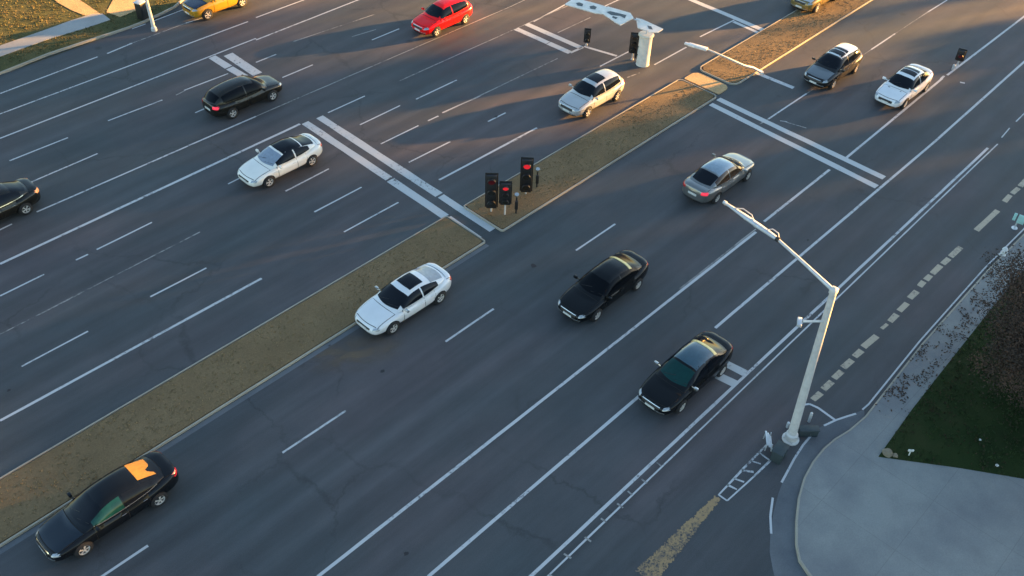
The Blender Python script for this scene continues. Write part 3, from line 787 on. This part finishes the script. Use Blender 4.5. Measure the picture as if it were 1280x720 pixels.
car('hatch', (545, 48), (584, 28), -1, 'bright red hatchback in the far carriageway near the top edge', 'car', P_RED, L=4.3, features=('chromenose',))
car('suv', (263, 25), (303, 9), -1, 'sport utility car with sunlit gold painted into its body and a dark blue hood beside the far kerb', 'car', P_SUNLIT, L=4.5, hood=P_NAVY, features=('chromenose',))  # gold sunlight on the flank is put into the body paint
car('suv', (1019, 17), (1046, 1), -1, 'sport utility car with sunlit gold painted into its body and a silver hood, cut off by the top edge', 'car', car_paint('sunlit_gold', (.26, .19, .06), .4, .3), hood=P_SILVER, L=4.5, features=('chromenose', 'rails'))  # body paint holds the gold sun falling on a silver car
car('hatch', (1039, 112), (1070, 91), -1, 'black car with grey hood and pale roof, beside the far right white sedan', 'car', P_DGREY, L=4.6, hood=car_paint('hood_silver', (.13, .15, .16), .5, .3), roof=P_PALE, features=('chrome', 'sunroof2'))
car('sedan', (1125, 139), (1161, 112), -1, 'white sedan with a dark double sunroof, beside the small road-side signal', 'car', P_WHITE, L=4.6, features=('sunroof2',))

# ------------------------------------------------------------------ street furniture
M_POLE = simple('pole_pale_paint', (.58, .57, .55), .5, .1, bump=.2, scale=4)
M_ARM = simple('arm_galvanised', (.55, .58, .60), .45, .4)
M_DARKM = simple('dark_metal', (.02, .025, .028), .55, .2)
M_SIGBLK = simple('signal_black', (.010, .010, .011), .55)
M_LRED = simple('signal_red_lit', (.5, .01, .01), .3, emit=(1, .03, .05), es=.05)
M_LRED_DIM = simple('signal_red_dim', (.10, .005, .008), .3)
M_LOFF = simple('signal_lens_off', (.02, .02, .018), .15)
M_TEALB = simple('teal_cabinet', (.35, .62, .60), .5)
M_BOX = simple('cabinet_dark_green', (.03, .045, .05), .6)
# big mast-arm lamp at the near right corner
b = G(988, 549); root = empty('street_lamp', (b.x, b.y, 0)); tag(root, 'tall pale street lamp with a long arm over the road, on the near right corner', 'street lamp')
topz = 7.75; tp = G(1042, 364, topz)-Vector((b.x, b.y, 0))
m = MB(); m.tube([(0, 0, .25), (tp.x*.5, tp.y*.5, topz*.5), (tp.x, tp.y, topz)], [.18, .15, .12], 16)
m.build('pole', M_POLE, root)
m = MB(); m.tube([(0, 0, 0), (0, 0, .06), (0, 0, .08), (0, 0, .34), (0, 0, .40)], [.34, .34, .26, .24, .17], 16)
for k in range(4): m.tube([(.27*math.cos(k*1.57+.7), .27*math.sin(k*1.57+.7), .05), (.27*math.cos(k*1.57+.7), .27*math.sin(k*1.57+.7), .14)], .03, 8)
m.build('pole_base', M_POLE, root)
tip = G(907, 254, topz+.55)-Vector((b.x, b.y, 0)); mid = G(972, 299, topz+.35)-Vector((b.x, b.y, 0)); mid2 = G(1003, 327, topz+.22)-Vector((b.x, b.y, 0))
m = MB(); m.tube([(tp.x, tp.y, topz-.12), (tp.x, tp.y, topz+.02), mid2, mid], [.09, .085, .062, .055], 12)
m.build('arm', M_ARM, root)
m = MB(); m.box((tp.x, tp.y, topz+.02), (.26, .26, .22), bev=.04); m.tube([(tp.x, tp.y, topz+.1), (tp.x, tp.y, topz+.2)], [.1, .04], 10); m.build('pole_cap', M_POLE, root)
# luminaire: long tapering housing
d = (tip-mid).normalized(); sd = Vector((-d.y, d.x, 0)).normalized(); up = Vector((0, 0, 1))
m = MB(); sects = [(0, .075, .06), (.1, .10, .075), (.35, .12, .085), (.6, .115, .075), (.8, .085, .06), (.93, .06, .05), (1.0, .06, .05)]
vs = []; Ld = (tip-mid).length
for t, w, h in sects:
    c = mid+(tip-mid)*t
    for q in range(12):
        a = 2*math.pi*q/12; vs.append(c+sd*math.copysign(abs(math.cos(a))**.7, math.cos(a))*w+up*math.sin(a)*h)
fs = [(i*12+q, i*12+(q+1) % 12, (i+1)*12+(q+1) % 12, (i+1)*12+q) for i in range(len(sects)-1) for q in range(12)]
fs += [tuple(range(12)), tuple(reversed(range((len(sects)-1)*12, len(sects)*12)))]
m.add(vs, fs); m.tube([tip-d*.02, tip+d*.10], [.08, .07], 10)
lum = m.build('lamp_head', M_ARM, root)
m = MB(); c = mid+(tip-mid)*.4; m.box((c.x, c.y, c.z-.085), (.12, .12, .02)); m.box(tuple(c+(tip-mid)*.2-up*.075), (.12, .12, .02)); m.build('lens', simple('lamp_lens', (.5, .52, .5), .2), lum)
m = MB(); m.tube([mid-d*.07, mid+d*.06], .10, 12); m.build('clamp', M_DARKM, root)
for t0, t1 in ((.45, .82), (-.02, .22)):
    m = MB(); a0 = mid+(tip-mid)*t0; a1 = mid+(tip-mid)*t1
    m.tube([a0+up*.06, a0.lerp(a1, .25)+up*.14-sd*.13, a0.lerp(a1, .7)+up*.15-sd*.13, a1+up*.06], .018, 8); m.build('cable_loop', M_ARM, root)
# small side bracket with a camera box
pz = 6.35; f0 = tp*(pz/topz); 
pb = G(1025, 412, pz-.0)-Vector((b.x, b.y, 0)); pe = G(1003, 402, pz+.25)-Vector((b.x, b.y, 0))
m = MB(); fp = Vector((tp.x*pz/topz, tp.y*pz/topz, pz)); m.tube([fp, pe], .045, 10); m.build('bracket', M_ARM, root)
m = MB(); m.box(tuple(pe+Vector((-.12, .05, .02))), (.42, .16, .12), Matrix.Rotation(.5, 3, 'Z'), bev=.02); m.build('camera_box', M_ARM, root)
# cabinets round the base
def cabinet(nm, px, py, size, rz, mat, label, doors=True, slope=0, cat='cabinet'):
    p = G(px, py); r_ = empty(nm, (p.x, p.y, 0), rz); tag(r_, label, cat)
    m = MB(); m.box((0, 0, size[2]/2), size, bev=.02); m.build('housing', mat, r_)
    m = MB(); m.box((0, 0, size[2]+.02), (size[0]+.06, size[1]+.06, .04), bev=.012); m.build('lid', mat, r_)
    if doors:
        m = MB(); m.box((size[0]*.24, -size[1]/2-.008, size[2]*.52), (size[0]*.44, .012, size[2]*.8), bev=.004); dd = m.build('door', mat, r_)
        m = MB(); m.box((size[0]*.06, -size[1]/2-.022, size[2]*.5), (.02, .02, .10)); m.build('handle', M_CHR, dd)
    return r_
cabinet('utility_cabinet', 972, 572, (.62, .42, .55), R(8), M_BOX, 'dark utility cabinet at the foot of the tall street lamp, on its road side')
cabinet('battery_box', 1009, 543, (.75, .26, .34), R(-44), M_BOX, 'low dark box lying behind the foot of the tall street lamp')
def rack(px, py):
    p = G(px, py); r_ = empty('cable_rack', (p.x, p.y, 0), R(38)); tag(r_, 'pale metal barrier frame beside the utility cabinet at the lamp foot', 'barrier')
    m = MB()
    for s_ in (-.3, .3): m.tube([(s_, -.12, 0), (s_, -.1, .4)], .022, 8); m.tube([(s_, .12, 0), (s_, .1, .4)], .022, 8)
    m.build('leg', M_ARM, r_)
    for q, z in enumerate((.2, .3, .4)):
        m = MB(); m.box((0, -.1+.1*q, z), (.72, .07, .03), bev=.008); m.build('rail', M_ARM, r_)
rack(959, 556)
def bollard(px, py, label, h=.5, r=.05, mat=None, gp=None):
    p = G(px, py); r_ = empty('bollard', (p.x, p.y, 0)); tag(r_, label, 'bollard', gp)
    m = MB(); m.tube([(0, 0, 0), (0, 0, h*.9), (0, 0, h*.97), (0, 0, h)], [r, r, r*.8, r*.3], 12); m.build('post', mat or M_ARM, r_)
    m = MB(); m.tube([(0, 0, h*.65), (0, 0, h*.8)], r*1.06, 12); m.build('band', M_WHITE, r_)
bollard(1011, 527, 'short pale bollard behind the tall street lamp', .55, .06)
bollard(984, 534, 'stubby pale bollard touching the road side of the tall street lamp', .3, .06)

# vertical post helper for signals
def signal(px_b, py_b, z0, H_, W_, label, red='lit', rz=None, post=True, lean=None, cat='traffic light', group=None, nl=3, r=.04, pmat=None, px_t=None):
    p = G(px_b, py_b); face = math.atan2(-p.y, -p.x) if rz is None else rz
    r_ = empty('traffic_light', (p.x, p.y, 0), face); tag(r_, label, cat, group)
    if post:
        m = MB(); m.tube([(-.16, 0, 0), (-.16, 0, z0+H_*.7)], [r*1.2, r], 10); m.tube([(-.16, 0, 0), (-.16, 0, .08)], [r*2.4, r*2], 10); m.build('post', pmat or M_POLE, r_)
    m = MB(); m.box((0, 0, z0+H_/2), (.20, W_, H_), bev=.03)
    m.box((-.11, 0, z0+H_/2), (.02, W_+.12, H_+.12), bev=.008)
    hd = m.build('signal_head', M_SIGBLK, r_)
    s = H_/nl
    for k in range(nl):
        zc = z0+H_-s*(k+.5); rr = min(W_, s)*.36
        m = MB(); seg = 14
        m.add([(.104, math.cos(2*math.pi*q/seg)*rr, zc+math.sin(2*math.pi*q/seg)*rr) for q in range(seg)]+[(.125, 0, zc)], [(q, (q+1) % seg, seg) for q in range(seg)])
        m.build('lens', (M_LRED if red == 'lit' else M_LRED_DIM if red == 'dim' else M_LOFF) if k == 0 else M_LOFF, hd)
        m = MB(); v_ = []; f_ = []
        for q in range(10):
            a = math.pi*q/9; c_, s_ = math.cos(a), math.sin(a)
            v_ += [(.10, c_*rr*1.12, zc+s_*rr*1.12), (.24, c_*rr*1.12, zc+s_*rr*1.12-.02), (.24, c_*rr*1.06, zc+s_*rr*1.06-.02), (.10, c_*rr*1.06, zc+s_*rr*1.06)]
        for q in range(9):
            for e in range(4): f_.append((q*4+e, q*4+(e+1) % 4, (q+1)*4+(e+1) % 4, (q+1)*4+e))
        m.add(v_, f_); m.build('visor', M_SIGBLK, hd)
    return r_
signal(614, 268, .45, 1.95, .52, 'black traffic light with an unlit head, leftmost of the three on the median', 'dim')
signal(631, 272, .85, 1.25, .50, 'short black traffic light glowing red, middle of the three on the median', 'lit')
signal(657, 246, .35, 1.95, .52, 'tall black traffic light glowing red, rightmost of the three on the median', 'lit')
def ped(px, py, h, label, hx=.16):
    p = G(px, py); face = math.atan2(-p.y, -p.x); r_ = empty('pedestrian_button_post', (p.x, p.y, 0), face); tag(r_, label, 'signal post', 'push-button posts on the median')
    m = MB(); m.tube([(0, 0, 0), (0, 0, h)], .045, 10); m.tube([(0, 0, 0), (0, 0, .06)], .11, 10); m.build('post', M_DARKM, r_)
    m = MB(); m.box((.06, 0, h*.55), (.14, hx, .5), bev=.03); m.build('button_box', M_SIGBLK, r_)
    m = MB(); m.tube([(-.01, 0, h), (.02, 0, h+.12)], [.10, .11], 14); m.build('cap', M_CHR, r_)
ped(645, 268, 1.15, 'slim dark push-button post on the median below the red traffic lights')
ped(671, 235, 1.1, 'slim dark push-button post on the median right of the tall traffic light')

# far intersection column with sign boards and signal heads
b = G(803, 80); root = empty('gantry_column', (b.x, b.y, 0)); tag(root, 'stout white column carrying white sign boards beside the far median end', 'sign gantry')
ch = 1.95
m = MB()
m.tube([(0, 0, 0), (0, 0, .05), (0, 0, ch)], [.42, .40, .40], 24); m.build('column', simple('column_white', (.60, .60, .54), .6, bump=.15, scale=3), root)
m = MB(); m.tube([(0, 0, ch), (0, 0, ch+.06), (0, 0, ch+.12)], [.48, .48, .40], 24); m.build('cap', simple('column_cap', (.62, .55, .42), .6), root)
M_SIGNW = simple('sign_board_white', (.68, .66, .60), .45, scale=3)
M_SIGND = simple('sign_mark_dark', (.06, .08, .09), .6)
zb = ch+.45
def board(pxs, z, nm, marks, par, zt=.06):
    P = [G(x, y, z)-Vector((b.x, b.y, 0)) for x, y in pxs]
    n = len(P); vs = P+[p-Vector((0, 0, zt)) for p in P]
    fs = [tuple(range(n)), tuple(reversed(range(n, 2*n)))]+[(i, (i+1) % n, (i+1) % n+n, i+n) for i in range(n)]
    o = mesh_obj(nm, vs, fs, M_SIGNW, par)
    bm = bmesh.new(); bm.from_mesh(o.data); bmesh.ops.recalc_face_normals(bm, faces=bm.faces[:]); bm.to_mesh(o.data); bm.free()
    for k, mk_ in enumerate(marks):
        P = [G(x, y, z)-Vector((b.x, b.y, 0))+Vector((0, 0, .008+.003*k)) for x, y in mk_]; q_ = mesh_obj('symbol', P, [tuple(range(len(P)))], M_SIGND, o)
        bm = bmesh.new(); bm.from_mesh(q_.data)
        for f in bm.faces:
            f.normal_update()
            if f.normal.z < 0: f.normal_flip()
        bm.to_mesh(q_.data); bm.free()
board([(706, 5), (718, -3), (748, 5), (760, 9), (753, 17), (744, 16)], zb, 'sign_board',
      [[(720, 4), (724, 3), (729, 5), (728, 8), (722, 7)], [(737, 8), (742, 7), (746, 9), (744, 12), (738, 11)]], root)
board([(748, 13), (760, 8), (788, 16), (792, 22), (776, 31), (770, 28)], zb+.02, 'sign_board',
      [[(758, 15), (763, 14), (783, 19), (781, 23), (775, 20), (764, 19)], [(766, 20), (772, 22), (770, 24), (765, 22)]], root)
board([(795, 22), (803, 24), (829, 36), (823, 40), (812, 40), (797, 34)], ch+.13, 'sign_board', [[(809, 32), (814, 33), (816, 37), (811, 36)]], root)
m = MB(); m.tube([(0, 0, ch+.1), (0, 0, zb-.1)], .05, 10)
p0 = G(800, 26, zb-.1)-Vector((b.x, b.y, 0)); p1 = G(712, 3, zb-.1)-Vector((b.x, b.y, 0)); m.tube([p0, p1], .045, 10); m.build('arm', M_ARM, root)
signal(790, 76, .55, 1.25, .42, 'black traffic light standing against the white gantry column', 'off', nl=3)
signal(797, 79, .35, 1.05, .34, 'smaller black traffic light squeezed between the gantry column and its neighbour', 'off', nl=2)
signal(733, 58, .28, .85, .30, 'small black traffic light between the two far crosswalk bars and the column', 'off', nl=2, r=.03)
signal(1196, 83, .42, .68, .40, 'small dark signal with a red lens on the lane line at the right', 'dim', nl=1, r=.035, pmat=M_ARM)
bollard(1191, 87, 'pale stub post on the lane line beside the small dark signal', .35, .09)

# curved davit lamp over the median
b = G(951, 93); root = empty('street_lamp', (b.x, b.y, .1)); tag(root, 'low curved lamp with a white head leaning across the sunlit median', 'street lamp')
e = G(885, 62, 2.0)-Vector((b.x, b.y, .1)); q1 = G(930, 82, .9)-Vector((b.x, b.y, .1)); q2 = G(908, 72, 1.6)-Vector((b.x, b.y, .1))
m = MB(); m.tube([(0, 0, 0), (0, 0, .12)], [.16, .12], 12); m.tube([(0, 0, .05), q1*.5+Vector((0, 0, .1)), q1, q2, e], [.085, .08, .07, .06, .05], 12); m.build('pole', M_POLE, root)
e2 = G(860, 55, 2.0)-Vector((b.x, b.y, .1)); dd = (e2-e)
m = MB(); an = math.atan2(dd.y, dd.x); m.box(tuple((e+e2)/2), (dd.length*.95, .30, .16), Matrix.Rotation(an, 3, 'Z'), bev=.05)
m.box(tuple(e2+dd*.02), (dd.length*.3, .22, .12), Matrix.Rotation(an, 3, 'Z'), bev=.05)
lh = m.build('lamp_head', simple('lamp_white', (.72, .70, .68), .4), root)

# left far pole running out of the frame
b = G(193, 38); root = empty('street_lamp', (b.x, b.y, .0)); tag(root, 'pale lamp pole at the far kerb, running out of the top left of the photo', 'street lamp')
hp = 7.5; ax = G(183, 0, 1.9)-Vector((b.x, b.y, 0)); dirv = ax/1.9
m = MB(); m.tube([(0, 0, .2), (dirv.x*1.9, dirv.y*1.9, 1.9), (dirv.x*1.9, dirv.y*1.9, hp)], [.12, .10, .08], 14); m.build('pole', M_POLE, root)
m = MB(); m.tube([(0, 0, 0), (0, 0, .2), (0, 0, .26)], [.19, .17, .11], 14); m.build('pole_base', M_ARM, root)
m = MB(); m.tube([(dirv.x*1.9, dirv.y*1.9, hp), (dirv.x*1.9, dirv.y*1.9-2.2, hp+.5)], [.07, .05], 10); m.build('arm', M_POLE, root)
m = MB(); m.box((dirv.x*1.9, dirv.y*1.9-2.5, hp+.5), (.3, .8, .14), bev=.04); m.build('lamp_head', M_ARM, root)
b = G(180, 22, .12); root = empty('utility_cabinet', (b.x, b.y, .1), R(20)); tag(root, 'black equipment cabinet behind the far left lamp pole', 'cabinet')
m = MB(); m.box((0, 0, .55), (.65, .5, 1.1), bev=.03); m.build('housing', M_SIGBLK, root)
m = MB(); m.box((0, 0, 1.13), (.72, .56, .05), bev=.01); m.build('lid', M_ARM, root)
m = MB(); m.box((0, -.26, .55), (.5, .02, .85), bev=.006); dd_ = m.build('door', M_DARKM, root); m = MB(); m.box((.16, -.28, .55), (.03, .03, .14)); m.build('handle', M_CHR, dd_)

# teal sign + white marker on the right sidewalk edge
b = G(1268, 285, 0); root = empty('direction_sign', (b.x, b.y, 0), math.atan2(-b.y, -b.x)); tag(root, 'small pale teal sign board on a short post by the right kerb', 'sign')
m = MB(); m.tube([(0, 0, 0), (0, 0, .5)], .04, 10); m.tube([(0, 0, 0), (0, 0, .05)], [.16, .13], 12); m.build('post', M_ARM, root)
m = MB(); m.box((.05, .12, .62), (.05, .34, .50), bev=.01); m.build('board', M_TEALB, root)
m = MB(); m.box((.05, -.2, .66), (.05, .14, .42), bev=.01); m.build('board', M_TEALB, root)
b = G(1253, 319, .1); root = empty('hydrant', (b.x, b.y, .10)); tag(root, 'small white hydrant on the right kerb line below the teal sign', 'hydrant')
m = MB(); m.tube([(0, 0, 0), (0, 0, .05), (0, 0, .06), (0, 0, .34), (0, 0, .36), (0, 0, .46), (0, 0, .50)], [.15, .15, .10, .10, .14, .09, .02], 14); m.build('barrel', simple('hydrant_white', (.6, .62, .62), .5), root)
m = MB(); m.tube([(-.17, 0, .27), (.17, 0, .27)], .055, 12); m.tube([(0, -.16, .24), (0, 0, .24)], .06, 12); m.build('nozzle', simple('hydrant_white', (.6, .62, .62), .5), root)
# little things on the lawn corner
b = G(1136, 569, Z1+.03); root = empty('marker_post', (b.x, b.y, Z1+.03)); tag(root, 'little white marker post at the tip of the lawn', 'marker')
m = MB(); m.tube([(0, 0, 0), (0, 0, .34)], .025, 8); m.build('post', M_PLATE, root); m = MB(); m.box((0, 0, .29), (.05, .22, .10), Matrix.Rotation(.7, 3, 'Z'), bev=.01); m.build('plate', M_PLATE, root)
def rock(px, py, s, label, mat):
    b = G(px, py, Z1+.02); bm = bmesh.new(); bmesh.ops.create_icosphere(bm, subdivisions=3, radius=s)
    for v in bm.verts: v.co *= 1+.35*noise.noise(v.co*6/s*.2+Vector((px, 0, 0))); v.co.z *= .6
    me = bpy.data.meshes.new('rock'); bm.to_mesh(me); bm.free(); me.materials.append(mat)
    o = bpy.data.objects.new('rock', me); C.objects.link(o); o.location = (b.x, b.y, Z1+.02+s*.3); tag(o, label, 'rock'); return o
rk = simple('rock_tan', (.20, .17, .12), .9, bump=.5, scale=8)
rock(1109, 567, .20, 'tan rock at the sharp tip of the lawn', rk)
rock(1119, 570, .11, 'smaller tan rock just right of the rock at the lawn tip', rk)
rock(1225, 550, .05, 'pale pebble in the grass in the middle of the lawn', M_PLATE)
rock(1246, 582, .06, 'pale pebble near the lower edge of the lawn', M_PLATE)

# ------------------------------------------------------------------ trees
def tree(x, y, h, cr, ncl, label, cols, bark, lean=(0, 0), z=0, leaf=.16, perc=34, name='blocker_tree', group=None, base=.35, sq=.8):
    root = empty(name, (x, y, z)); tag(root, label, 'tree', group)
    m = MB(); th = h*base
    m.tube([(0, 0, 0), (lean[0]*.3, lean[1]*.3, th*.5), (lean[0]*.6, lean[1]*.6, th), (lean[0], lean[1], h*.8)], [h*.028, h*.023, h*.019, h*.006], 10)
    tips = []
    for k in range(16):
        a = k*2.4+random.uniform(-.3, .3); z0 = th+(h*.75-th)*k/16*.9; r0 = Vector((lean[0]*.7, lean[1]*.7, z0))
        ln = cr*random.uniform(.6, 1.0); e_ = r0+Vector((math.cos(a)*ln, math.sin(a)*ln, ln*random.uniform(.2, .7)))
        mid_ = r0.lerp(e_, .5)+Vector((0, 0, ln*.12)); m.tube([r0, mid_, e_], [h*.010, h*.007, h*.003], 6); tips.append(e_)
        for s_ in range(3):
            e2 = mid_.lerp(e_, random.random())+Vector((random.uniform(-1, 1), random.uniform(-1, 1), random.uniform(-.2, .8)))*cr*.3
            m.tube([mid_, e2], [h*.004, h*.0015], 5); tips.append(e2)
    m.build('trunk', bark, root)
    vs = []; fs = []; idx = []
    cc = Vector((lean[0], lean[1], th+(h-th)*.5)); hz = (h-th)*.55
    for k in range(ncl):
        if random.random() < .5: c = random.choice(tips)+Vector([random.gauss(0, cr*.12) for _ in range(3)])
        else:
            u = Vector([random.gauss(0, 1) for _ in range(3)]).normalized()*random.uniform(.55, 1.0)**.6
            bump = 1+.35*noise.noise(u*2.2+Vector((x, y, 0)))
            c = cc+Vector((u.x*cr*bump, u.y*cr*bump, u.z*hz*bump*sq))
        rr = cr*random.uniform(.10, .2); mi = random.randrange(len(cols))
        for q in range(perc):
            p = c+Vector([random.gauss(0, rr*.55) for _ in range(3)])
            a = Vector([random.gauss(0, 1) for _ in range(3)]).normalized(); b_ = a.orthogonal().normalized()
            s_ = leaf*random.uniform(.6, 1.3); n0 = len(vs)
            vs += [p-a*s_*.5, p+b_*s_*.3, p+a*s_*.5, p-b_*s_*.3]; fs.append((n0, n0+1, n0+2, n0+3)); idx.append(mi)
    mesh_obj('crown', vs, fs, cols, root, idx=idx)
    return root
BARK = simple('bark', (.07, .05, .035), .95, bump=.8, scale=9)
RUST = [simple('leaf_rust_dark', (.050, .030, .020), .9, var=.3), simple('leaf_rust', (.075, .045, .030), .9, var=.3), simple('leaf_umber', (.036, .026, .020), .9, var=.3)]
tp_ = G(1278, 492, 0)
tree(tp_.x+.5, tp_.y-.9, 4.9, 3.3, 1000, 'dark reddish brown leafy tree standing on the lawn at the right edge', RUST, BARK, z=Z1+.03, leaf=.09, perc=80, base=.12, name='russet_tree', sq=.9)
# fallen leaves on the sidewalk
vs = []; fs = []; idx = []
for k in range(2600):
    t = random.random(); px = 1115+(1268-1115)*t+random.gauss(0, 16); py = 505+(305-505)*t+random.gauss(0, 12)
    if noise.noise(Vector((px*.06, py*.06, 1))) < random.uniform(-.15, .35)-.25*t: continue
    p = G(px, py, Z1)
    if inside(p, lawn) or not inside(p, pl): continue
    a = random.uniform(0, 6.28); s_ = random.uniform(.025, .07); n0 = len(vs); c_, q_ = math.cos(a)*s_, math.sin(a)*s_; zz = Z1+.006+random.random()*.02
    vs += [(p.x+c_, p.y+q_, zz), (p.x-q_*.6, p.y+c_*.6, zz+.012), (p.x-c_, p.y-q_, zz), (p.x+q_*.6, p.y-c_*.6, zz+.006)]; fs.append((n0, n0+1, n0+2, n0+3)); idx.append(random.randrange(3))
tag(mesh_obj('fallen_leaves', vs, fs, RUST, idx=idx), 'brown fallen leaves scattered on the right sidewalk', 'leaves', kind='stuff')

# unseen blockers added beyond the right edge, to stand between the low sun and the road
SUN_EL, SUN_AZ = 8.0, -24.0
def UV(u, v):
    a = R(SUN_AZ); return u*math.cos(a)-v*math.sin(a), u*math.sin(a)+v*math.cos(a)
M_WALL = concrete_mat('blocker_concrete', (.33, .31, .28), 0)
def shadow_caster(u, v0, v1, h, depth, label):  # unseen block added outside the view to shade the near lanes
    cx, cy = UV(u, (v0+v1)/2); W_ = v1-v0
    r_ = empty('shadow_block', (cx, cy, 0), R(SUN_AZ)); tag(r_, label, 'shadow_caster')
    m = MB(); m.box((depth/2, 0, h/2), (depth, W_, h)); m.build('wall', M_WALL, r_)
    m = MB(); m.box((depth/2, 0, h+.2), (depth+.6, W_+.6, .4)); m.build('roof', M_WALL, r_)
    z = 1.2
    while z < h-2.5:
        m = MB(); m.box((-.04, 0, z+.9), (.12, W_-2, 1.7)); m.build('window', M_GLASS, r_); z += 3.6
SHADOW_BLOCKS = [(135, -120, 31.5, 21.0, 30, 'long unseen office block added as a shadow caster beyond the right side of the road, nearest the corner'), (140, 31.7, 36.4, 22.5, 18, 'narrow low unseen office block added as a shadow caster next to the long office block')]
for b_ in SHADOW_BLOCKS: shadow_caster(*b_)
def blocker_panel(u, v0, v1, z0, z1, label):  # unseen raised panel on posts, added to keep sun off the left lanes
    cx, cy = UV(u, (v0+v1)/2); W_ = v1-v0
    r_ = empty('blocker', (cx, cy, 0), R(SUN_AZ)); tag(r_, label, 'blocker')
    m = MB(); m.box((0, 0, (z0+z1)/2), (.5, W_, z1-z0)); m.build('panel', M_WALL, r_)
    for sy in (-.36, 0, .36):
        m = MB(); m.tube([(.5, W_*sy, 0), (.5, W_*sy, z1-1)], .28, 10); m.build('post', M_ARM, r_)
    m = MB(); m.box((-.7, 0, z0-.15), (1.0, W_, .12)); m.build('catwalk', M_ARM, r_)
blocker_panel(130, 36.6, 41.4, 12.9, 25, 'narrowest tall unseen added billboard beyond the right edge, next to the added office block')
blocker_panel(131, 41.5, 46.4, 16.8, 25, 'blank tall unseen added billboard beyond the right edge, second from the added office block')
blocker_panel(130, 46.5, 52.5, 14.6, 25, 'blank tall unseen added billboard beyond the right edge, between two others')
blocker_panel(131, 52.6, 61.2, 17.0, 25, 'widest tall unseen added billboard beyond the right edge, farthest from the added office block')
SH = [simple('blocker_leaf_olive', (.05, .07, .02), .9, var=.3), simple('blocker_leaf_olive_dark', (.035, .05, .018), .9, var=.3)]
for (u, v, h, cr, nc, lab) in [(100, 47.6, 10.5, 1.5, 60, 'sparse unseen tree added for dappled shade beyond the right edge, first in the row'), (90, 36.2, 7.0, 2.6, 420, 'low dense unseen tree added for shade beyond the right edge, nearest the road corner'), (91, 40.6, 7.0, 2.6, 420, 'low dense unseen tree added for shade beyond the right edge, second of the low pair'), (92, 32, 7.0, 2.8, 420, 'low dense unseen tree added for shade beyond the right edge, in front of the office block'), (92, 65.3, 12, 1.8, 170, 'small unseen tree added for shade beyond the right edge, last in the row')]:
    tx, ty = UV(u, v); tree(tx, ty, h, cr, nc, lab, SH, BARK, leaf=.3, perc=22, base=.25, group='unseen trees added to shade the road')  # added out of view to break up the low sun on the road

# ------------------------------------------------------------------ light
sdv = Vector((math.cos(R(SUN_EL))*math.cos(R(SUN_AZ)), math.cos(R(SUN_EL))*math.sin(R(SUN_AZ)), math.sin(R(SUN_EL))))
sl = bpy.data.lights.new('sun', 'SUN'); sl.energy = 5.0; sl.angle = R(1.3); sl.color = (1, .49, .12)
so = bpy.data.objects.new('sun', sl); C.objects.link(so); so.rotation_euler = sdv.to_track_quat('Z', 'Y').to_euler(); so.location = (0, 0, 60)
w = bpy.data.worlds.new('World'); S.world = w; w.use_nodes = True
n = w.node_tree.nodes; l = w.node_tree.links
sky = n.new('ShaderNodeTexSky'); sky.sky_type = 'NISHITA'; sky.sun_disc = False
sky.sun_elevation = R(SUN_EL); sky.sun_rotation = R(90-SUN_AZ); sky.air_density = 1.0; sky.dust_density = .6; sky.ozone_density = 1.3
l.new(sky.outputs[0], n['Background'].inputs[0]); n['Background'].inputs[1].default_value = .05
S.view_settings.view_transform = 'Standard'; S.view_settings.look = 'None'; S.view_settings.gamma = 1; S.view_settings.exposure = 3.42
S.view_settings.use_curve_mapping = False
